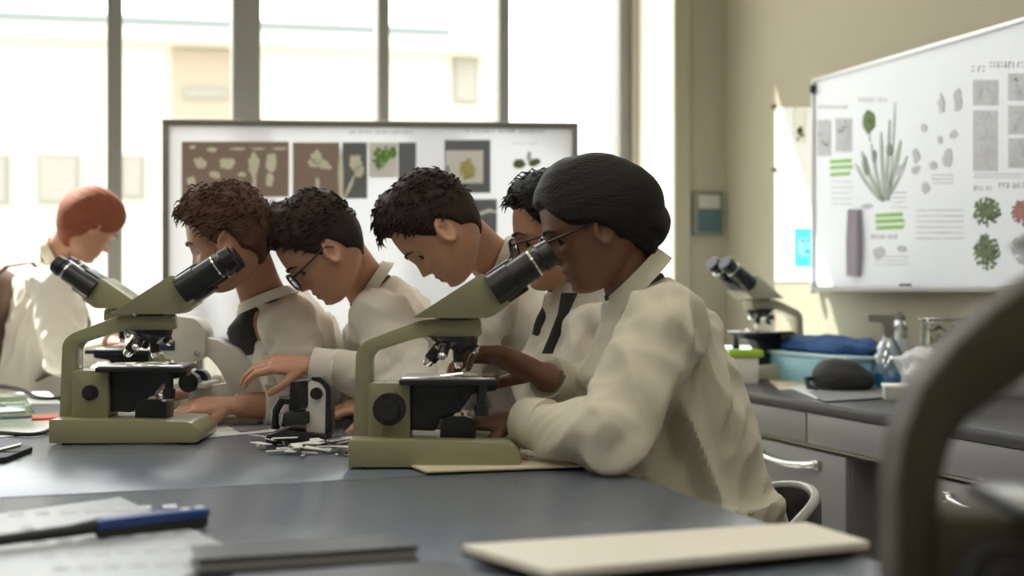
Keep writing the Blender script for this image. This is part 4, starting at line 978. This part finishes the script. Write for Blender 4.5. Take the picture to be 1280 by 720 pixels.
# left side clutter
tray, c = sheet('green_tray', 'clear tray with green liquid at the far left of the bench', 'tray', [(-40, 506), (34, 503), (44, 521), (-40, 526)], Z1, .004, mat('clear_plastic', (.55, .62, .60), .2, noise_amt=.05))
q = [tp(x, y, TZ+.004)-c for x, y in [(-34, 508), (31, 505), (39, 519), (-34, 523)]]
obj('green_gel', MB().prism(q, (0, 0, .022), bev=.004), mat('green_gel', (.12, .55, .22), .15, noise_amt=.2, coat=.5), tray)
q = [tp(x, y, TZ+.027)-c for x, y in [(-38, 505), (33, 502), (43, 519), (-38, 523)]]
obj('lid', MB().prism(q, (0, 0, .012), bev=.003), glassmat('clear_lid', (.86, .96, .90), .8, .05), tray)
def cable(name, label, pts, r=.004):
    q = [tp(x, y, TZ+z) for x, y, z in pts]; c = q[0].copy(); c.z = TZ
    qs = []
    for i in range(len(q)-1):
        p_ = [q[max(i-1, 0)], q[i], q[i+1], q[min(i+2, len(q)-1)]]
        for k in range(6):
            t = k/6; qs.append(0.5*((2*p_[1])+(p_[2]-p_[0])*t+(2*p_[0]-5*p_[1]+4*p_[2]-p_[3])*t*t+(3*p_[1]-p_[0]-3*p_[2]+p_[3])*t**3))
    qs.append(q[-1]); o = obj(name, MB().tube([v-c for v in qs], r, 10), M_blackm); o.location = c; return tag(o, label, 'cable')
cable('power_cable', 'thick black cable curling from the left edge to the left microscope, upper', [(-60, 478, .02), (-10, 482, .02), (25, 487, .018), (50, 498, .006), (82, 498, .006), (120, 504, .005)], .0065)
cable('power_cable', 'thin black cable looping on papers at the far left, lower', [(-60, 540, .006), (0, 541, .006), (40, 543, .006), (62, 537, .006), (76, 522, .006), (90, 512, .006)], .0042)
sheet('paper_sheet', 'white paper under the lower cable at the far left', 'paper', [(-60, 528), (70, 522), (84, 540), (-60, 552)], Z1, .0012, M_paper)
sheet('paper_sheet', 'white paper behind the green tray at the far left', 'paper', [(-60, 494), (60, 490), (78, 505), (-60, 507)], Z1, .0012, M_paper)
o, c = sheet('orange_strip', 'flat orange-red strip lying between cable and left microscope', 'strip', [(40, 521), (72, 520), (73, 525), (40, 526)], TZ+.002, .006, mat('orange_plastic', (.75, .13, .04), .4, noise_amt=.05))
tool, c = sheet('dark_clip', 'small dark clip near the seam at the left edge', 'clip', [(-12, 570), (30, 562), (41, 565), (8, 578), (-12, 580)], Z1, .010, M_blackm, bev=.002)
obj('spring', MB().tube([V(-.02, 0, .012), V(.02, .01, .020)], .004, 10), M_steel, tool)
# papers, right of the left microscope
for i, (pts, th, lb) in enumerate([([(232, 530), (330, 522), (362, 538), (250, 548)], .001, 'white paper lying right of the left microscope, lowest'), ([(250, 527), (318, 523), (322, 534), (268, 540)], .001, 'crumpled white paper on the sheet right of the left microscope'), ([(285, 532), (345, 526), (352, 533), (300, 540)], .001, 'folded grey paper edge near the silver slides')]):
    sheet('paper_sheet', lb, 'paper', pts, Z1+.0015*i, th, (M_paper, M_paper, mat('grey_paper', (.25, .26, .28), .6, noise_amt=.1))[i])
# scattered glass slides
slm = glassmat('slide_glass', (.80, .86, .88), .70, .08); 
for i in range(44):
    x = RT.uniform(322, 442); y = RT.uniform(550, 573); p = tp(x, y, TZ)
    k = i % 3; m_ = (slm, M_steel, M_paper)[k]
    g = MB().box((0, 0, .0015), (.052, .020, .0018) if k != 1 else (.04, .007, .003), bev=.0004)
    if k == 0: g.box((.019, 0, .003), (.013, .019, .0008))
    o = tag(obj('glass_slide', g, m_, None, False), 'small loose glass slide in the glittering pile left of the near microscope', 'slide', 'loose slides on the bench')
    o.location = p + V(0, 0, .001+.0025*(i % 6)); o.rotation_euler = (RT.uniform(-.15, .15), RT.uniform(-.12, .12), RT.uniform(0, 3.14))
# small black and white inspection microscope in the middle
sm_ = thing('small_microscope', 'small black and white inspection microscope left of the near microscope arm', 'microscope', camloc(378, 2.50), -TH)
def sx(x): return (x-378)/600.0
def sz(y): return (552-y)/600.0
def poly(pts): return [(sx(a), sz(b)) for a, b in pts]
obj('base', slab(rounded(poly([(338, 552), (412, 552), (412, 540), (360, 534), (338, 541)]), .006), -.05, .05, .004), M_black, sm_)
obj('body', slab(rounded(poly([(386, 546), (413, 546), (413, 482), (402, 474), (388, 475), (384, 490)]), .014), -.028, .028, .006), M_white, sm_)
obj('strap', slab(rounded(poly([(409, 546), (416, 546), (416, 482), (404, 470), (392, 470), (392, 474), (403, 476), (410, 486)]), .006), -.030, .030, .003), M_black, sm_)
for sy in (-1, 1): obj('knob', MB().cyl((sx(399), sy*.028, sz(490)), (sx(399), sy*.040, sz(490)), .0125, n=28), M_black, sm_)
obj('head', slab(rounded(poly([(364, 512), (388, 508), (388, 474), (366, 476)]), .005), -.03, .03, .004), M_black, sm_)
obj('arm', MB().tube([V(sx(368), 0, sz(500)), V(sx(352), 0, sz(500)), V(sx(345), 0, sz(512)), V(sx(344), 0, sz(536))], [.010, .010, .009, .009], 14), M_black, sm_)
obj('stage', slab(rounded(poly([(360, 530), (390, 527), (390, 512), (358, 514)]), .004), -.04, .04, .003), M_blackm, sm_)
obj('lamp', MB().tube([V(sx(356), -.02, sz(516)), V(sx(354), -.02, sz(530))], [.009, .006], 16), M_steel, sm_)
# white microscope further back
wm_ = thing('white_microscope', 'white microscope with curved arm behind the stage of the left microscope', 'microscope', camloc(268, 2.86), -TH)
def sx(x): return (x-268)/524.0
def sz(y): return (528-y)/524.0
obj('base', slab(rounded(poly([(212, 528), (330, 528), (330, 518), (214, 516)]), .006), -.07, .07, .005), M_white, wm_)
obj('arm', slab(poly([(300, 520), (331, 520), (328, 490), (318, 462), (300, 438), (275, 424), (252, 420), (252, 440), (266, 448), (276, 460), (286, 480), (297, 500)]), -.026, .026, .006), M_white, wm_)
obj('head', slab(rounded(poly([(210, 446), (208, 402), (220, 394), (250, 398), (262, 412), (262, 444), (240, 454)]), .012), -.04, .04, .008), M_white, wm_)
obj('label_plate', MB().box((sx(214), -.042, sz(433)), (.040, .004, .016), bev=.001).box((sx(214), -.041, sz(427)), (.040, .004, .006)), mat('navy_label', (.03, .04, .09), .4, noise_amt=.05), wm_, label='dark blue label on the white head')
obj('nosepiece', MB().tube([V(sx(228), 0, sz(452)), V(sx(226), 0, sz(462))], [.026, .020], 24), M_steel, wm_)
obj('objective', MB().tube([V(sx(224), 0, sz(462)), V(sx(218), 0, sz(474))], [.010, .008], 18), M_steel, wm_)
obj('stage', MB().box((sx(232), 0, sz(480)), (.13, .12, .012), bev=.003), M_white, wm_)
for sy in (-1, 1): obj('focus_knob', MB().cyl((sx(244), sy*.03, sz(476)), (sx(244), sy*.062, sz(476)), .023, n=32), M_black, wm_)
obj('stage_support', slab(rounded(poly([(236, 520), (262, 520), (300, 500), (290, 478), (240, 484)]), .006), -.02, .02, .004), M_white, wm_)
obj('screw', MB().cyl((sx(253), -.03, sz(440)), (sx(253), -.046, sz(440)), .008, n=16), M_steel, wm_)
# ------------------------------------------------------------------ things on the wall counter
def onc(x, d): return camloc(x, d, TZ)
bx_, c = None, None
t = thing('storage_box', 'pale blue plastic box against the wall under the blue cloth', 'box', V(2.36, 3.62, TZ), 0)
obj('body', MB().box((0, 0, .045), (.26, .78, .09), bev=.008), mat('pale_blue_plastic', (.30, .58, .70), .4, noise_amt=.03), t)
obj('lid', MB().box((0, 0, .096), (.275, .80, .012), bev=.004), mat('pale_blue_lid', (.45, .66, .74), .4, noise_amt=.03), t)
g = MB(); g.ell((0, 0, 0), (1, 1, 1), u=48, v=24)
for v in g.bm.verts:
    n = noise.noise(v.co*2.2)*.25+noise.noise(v.co*5)*.14
    v.co = V(v.co.x*.11*(1+n*.5), v.co.y*.27*(1+n*.3), max(v.co.z, -.55)*.036*(1+n*1.3)+.02)
o = tag(obj('blue_cloth', g, mat('blue_cloth', (.02, .085, .26), .7, noise_amt=.7, nscale=18, bump=.5)), 'crumpled dark blue patterned cloth lying on the pale blue box', 'cloth'); o.location = V(2.36, 3.52, TZ+.102)
M_liq = mat('blue_liquid', (.04, .42, .90), .15, noise_amt=.05)
M_cg = glassmat('clear_glass', (.90, .95, .97), .82, .03)
t = thing('spray_bottle', 'clear round spray bottle of blue liquid with grey nozzle head', 'spray bottle', onc(1110, 3.82))
t.rotation_euler = (0, 0, -TH)
obj('liquid', MB().lathe([(0, .004), (.058, .004), (.062, .02), (.060, .048), (0, .049)]), M_liq, t)
obj('body', MB().lathe([(.02, .0), (.062, .0), (.067, .02), (.064, .055), (.052, .10), (.030, .145), (.020, .158), (.020, .168), (.017, .168), (.017, .157), (.028, .142), (.049, .10), (.0612, .055), (.064, .02), (.06, .003), (.0, .003)]), M_cg, t)
obj('nozzle', slab(rounded([(-.016, .166), (.016, .166), (.016, .236), (-.066, .236), (-.066, .214), (-.018, .210)], .004), -.014, .014, .003), mat('nozzle_grey', (.22, .21, .19), .5, noise_amt=.05), t)
obj('dip_tube', MB().tube([V(0, 0, .17), V(.004, 0, .01)], .003, 8), M_white, t)
t = thing('wash_bottle', 'large clear bottle with arched grey lid behind the spray bottle', 'bottle', onc(1137, 4.06)); t.rotation_euler = (0, 0, -TH)
obj('body', MB().lathe([(.0, .0), (.058, .0), (.062, .01), (.062, .19), (.052, .215), (.048, .215), (.058, .19), (.058, .012), (.0, .006)]), M_cg, t)
obj('label_band', MB().lathe([(.0624, .05), (.0632, .05), (.0632, .15), (.0624, .15)]), mat('pale_band', (.60, .64, .66), .5, noise_amt=.03), t)
obj('lid', MB().lathe([(.0, .215), (.056, .215), (.058, .222), (.045, .240), (.0, .246)]), mat('nozzle_grey', (.22, .21, .19), .5), t)
t = thing('specimen_jar', 'square glass jar with brown-green plant sprigs near the whiteboard', 'jar', onc(1186, 3.70)); t.rotation_euler = (0, 0, -TH)
obj('glass', MB().box((0, 0, .11), (.16, .10, .22), bev=.006), M_cg, t)
obj('soil', MB().box((0, 0, .072), (.145, .088, .14), bev=.006), mat('pale_gravel', (.50, .46, .36), .8, noise_amt=.3, nscale=60), t)
obj('lid', MB().box((0, 0, .224), (.165, .105, .008), bev=.002), M_steel, t)
g = MB()
for k in range(34):
    p = V(RT.uniform(-.06, .06), RT.uniform(-.03, .03), .145+RT.random()*.05); d = V(RT.uniform(-1, 1), RT.uniform(-1, 1), RT.uniform(.2, 1)).normalized()*.018
    g.tube([p, p+d*.6, p+d], [.002, .006, .001], 6)
obj('sprigs', g, mat('sprig_olive', (.18, .15, .05), .7, noise_amt=.4), t)
g = MB(); g.ell((0, 0, 0), (1, 1, 1), u=48, v=32)
for v in g.bm.verts:
    n = noise.noise(v.co*1.8+V(3, 0, 0))*.25+noise.noise(v.co*5)*.12
    v.co = V(v.co.x*.085*(1+n), v.co.y*.10*(1+n), (max(v.co.z, -.75)+.75)*.065*(1+n*.4)*(1.25-.35*v.co.x))
o = tag(obj('plastic_bag', g, mat('bag_white', (.62, .63, .64), .45, noise_amt=.08, bump=.5)), 'crumpled white plastic bag on the counter right of the spray bottle', 'bag'); o.location = onc(1163, 3.52)
t = thing('small_box', 'small pale grey box in front of the white bag', 'box', onc(1134, 3.42)); t.rotation_euler = (0, 0, -TH-.2)
obj('body', MB().box((0, 0, .018), (.13, .10, .036), bev=.004), mat('pale_grey', (.45, .45, .43), .5, noise_amt=.03), t); obj('lid', MB().box((0, 0, .040), (.134, .104, .010), bev=.003), M_paper, t)
# black pouch
g = MB(); g.ell((0, 0, 0), (1, 1, 1), u=48, v=32)
for v in g.bm.verts:
    z = v.co.z; v.co = V(v.co.x*.096*(1-.06*z), v.co.y*.075, (max(z, -.62)+.62)*.057*(1-.18*v.co.x)); 
t = thing('black_pouch', 'rounded black zipped pouch lying on papers on the counter', 'pouch', onc(1054, 3.74)+V(0, 0, .006)); t.rotation_euler = (0, 0, -TH-.15)
obj('body', g, M_blackm, t)
obj('zip', MB().tube([V(-.085, -.045, .03), V(-.04, -.069, .034), V(.03, -.072, .032), V(.08, -.045, .026)], .0025, 8), M_black, t)
obj('strap', MB().tube([V(-.088, 0, .03), V(-.115, -.02, .03), V(-.11, -.04, .008), V(-.08, -.05, .004)], [.008, .009, .008, .006], 10), M_black, t)
for i, (pts, lb) in enumerate([([(958, 474), (1004, 470), (1012, 484), (975, 488)], 'small cream card left of the black pouch'), ([(985, 484), (1092, 478), (1128, 490), (1020, 499)], 'white papers under the black pouch'), ([(1010, 490), (1110, 484), (1122, 496), (1030, 502)], 'grey paper in front of the black pouch')]):
    sheet('loose_paper', lb, 'paper', pts, Z1+.0015*i, .0012, (M_cream, M_paper, mat('grey_paper', (.25, .26, .28)))[i])
t = thing('slide_rack', 'white slide rack with lime green tray beside the grey-beige microscope', 'slide rack', onc(930, 4.02)); t.rotation_euler = (0, 0, -TH)
obj('body', MB().box((0, 0, .045), (.085, .07, .09), bev=.004), M_white, t); obj('lime_tray', MB().box((0, 0, .102), (.115, .085, .024), bev=.005), mat('lime_plastic', (.38, .62, .04), .4, noise_amt=.05), t)
# potted plant on the sill
t = thing('potted_plant', 'leafy bright green plant in a pot on the windowsill between the two men', 'plant', V(0, 0, 0)); pp = ray_hit(262, 412, (0, 4.74, 0), V(0, 1, 0)); t.location = (pp.x, 4.74, SILL)
obj('pot', MB().lathe([(.05, 0), (.055, 0), (.07, .11), (.074, .11), (.074, .125), (.064, .125), (.06, .10), (0, .10)]), M_white, t)
g = MB(); st_ = MB()
for k in range(90):
    a = RT.uniform(0, 6.28); r = RT.uniform(.02, .17); z = .14+RT.random()*.17; p = V(r*math.cos(a), r*math.sin(a)*.8, z)
    d = V(math.cos(a), math.sin(a), RT.uniform(-.3, .6)).normalized(); s_ = d.cross(V(0, 0, 1)).normalized(); L_ = RT.uniform(.03, .05); u_ = d.cross(s_)
    g.loft([(p, s_*.001, u_*.001), (p+d*L_*.35, s_*.015, u_*.0015), (p+d*L_*.7, s_*.013, u_*.0012), (p+d*L_, s_*.001, u_*.001)], n=8)
    if k % 3 == 0: st_.tube([V(0, 0, .10), p*.5+V(0, 0, .08), p], .0025, 6)
obj('foliage', g, M_leaf, t); obj('stems', st_, M_dkgreen, t)
# ------------------------------------------------------------------ seats
def stool(label, loc):
    t = thing('lab_stool', label, 'stool', loc, 0, 'stools at the benches')
    obj('seat', MB().lathe([(0, .555), (.155, .555), (.165, .57), (.165, .585), (.15, .598), (0, .60)]), M_black, t)
    obj('column', MB().cyl((0, 0, .08), (0, 0, .556), .022), M_steel, t)
    for k in range(5):
        a = k*2*math.pi/5; obj('leg', MB().tube([V(0, 0, .09), V(.25*math.cos(a), .25*math.sin(a), .03)], [.022, .014], 10).cyl((.25*math.cos(a), .25*math.sin(a), 0), (.25*math.cos(a), .25*math.sin(a), .035), .02, n=14), M_black, t)
    return t
for p_, lb in [((P(688, 0, 3.20)), 'black stool under the man bowing his head'), (P(750, 0, 2.84), 'black stool under the person behind the woman'), (P(520, 0, 3.32), 'black stool under the man with glasses'), (P(380, 0, 3.35), 'black stool under the man in the dark collar'), (P(42, 0, 4.0), 'black stool under the person by the window')]:
    stool(lb, W(p_.x, p_.y, 0))
p_ = P(872, 0, 2.38)
ch = thing('lab_chair', 'black swivel chair with shiny rimmed low back behind the woman', 'chair', W(p_.x, p_.y, 0), -TH)
obj('seat', MB().loft([(V(0, 0, .55), V(.19, 0, 0), V(0, .20, 0)), (V(0, 0, .565), V(.21, 0, 0), V(0, .22, 0)), (V(0, 0, .592), V(.20, 0, 0), V(0, .21, 0)), (V(0, 0, .598), V(.16, 0, 0), V(0, .17, 0))], n=36, ex=.7), M_black, ch)
obj('column', MB().cyl((0, 0, .08), (0, 0, .552), .024), M_steel, ch)
for k in range(5):
    a = k*2*math.pi/5; obj('leg', MB().tube([V(0, 0, .09), V(.28*math.cos(a), .28*math.sin(a), .05)], [.024, .016], 10).cyl((.28*math.cos(a), .28*math.sin(a)-.012, .025), (.28*math.cos(a), .28*math.sin(a)+.012, .025), .025, n=16), M_black, ch)
g = MB(); rr = []
for k in range(21):
    a = math.radians(-68+136*k/20); c0 = V(-.03+.245*math.cos(a), .245*math.sin(a), 0); zt_ = .815-.09*(abs(k-10)/10)**2.5
    rr.append((c0, zt_, V(math.cos(a), math.sin(a), 0)))
vs_, fs_ = [], []
for c0, zt_, n in rr:
    for q in [c0+V(0, 0, .66), c0+V(0, 0, zt_), c0+n*.022+V(0, 0, zt_), c0+n*.022+V(0, 0, .66)]: vs_.append(q)
for k in range(20):
    for j in range(4): fs_.append((k*4+j, k*4+(j+1) % 4, (k+1)*4+(j+1) % 4, (k+1)*4+j))
g.raw(vs_, fs_+[(0, 1, 2, 3), (83, 82, 81, 80)]); bk_ = obj('backrest', g, M_black, ch)
obj('rim', MB().tube([c0+n*.011+V(0, 0, z+.004) for c0, z, n in rr], .010, 10), mat('grey_rim', (.35, .35, .34), .25, noise_amt=.05), bk_, label='shiny grey rim along the top')
obj('back_support', MB().tube([V(.05, 0, .55), V(.20, 0, .57), V(.225, 0, .72)], [.016, .016, .014], 12), M_black, ch)
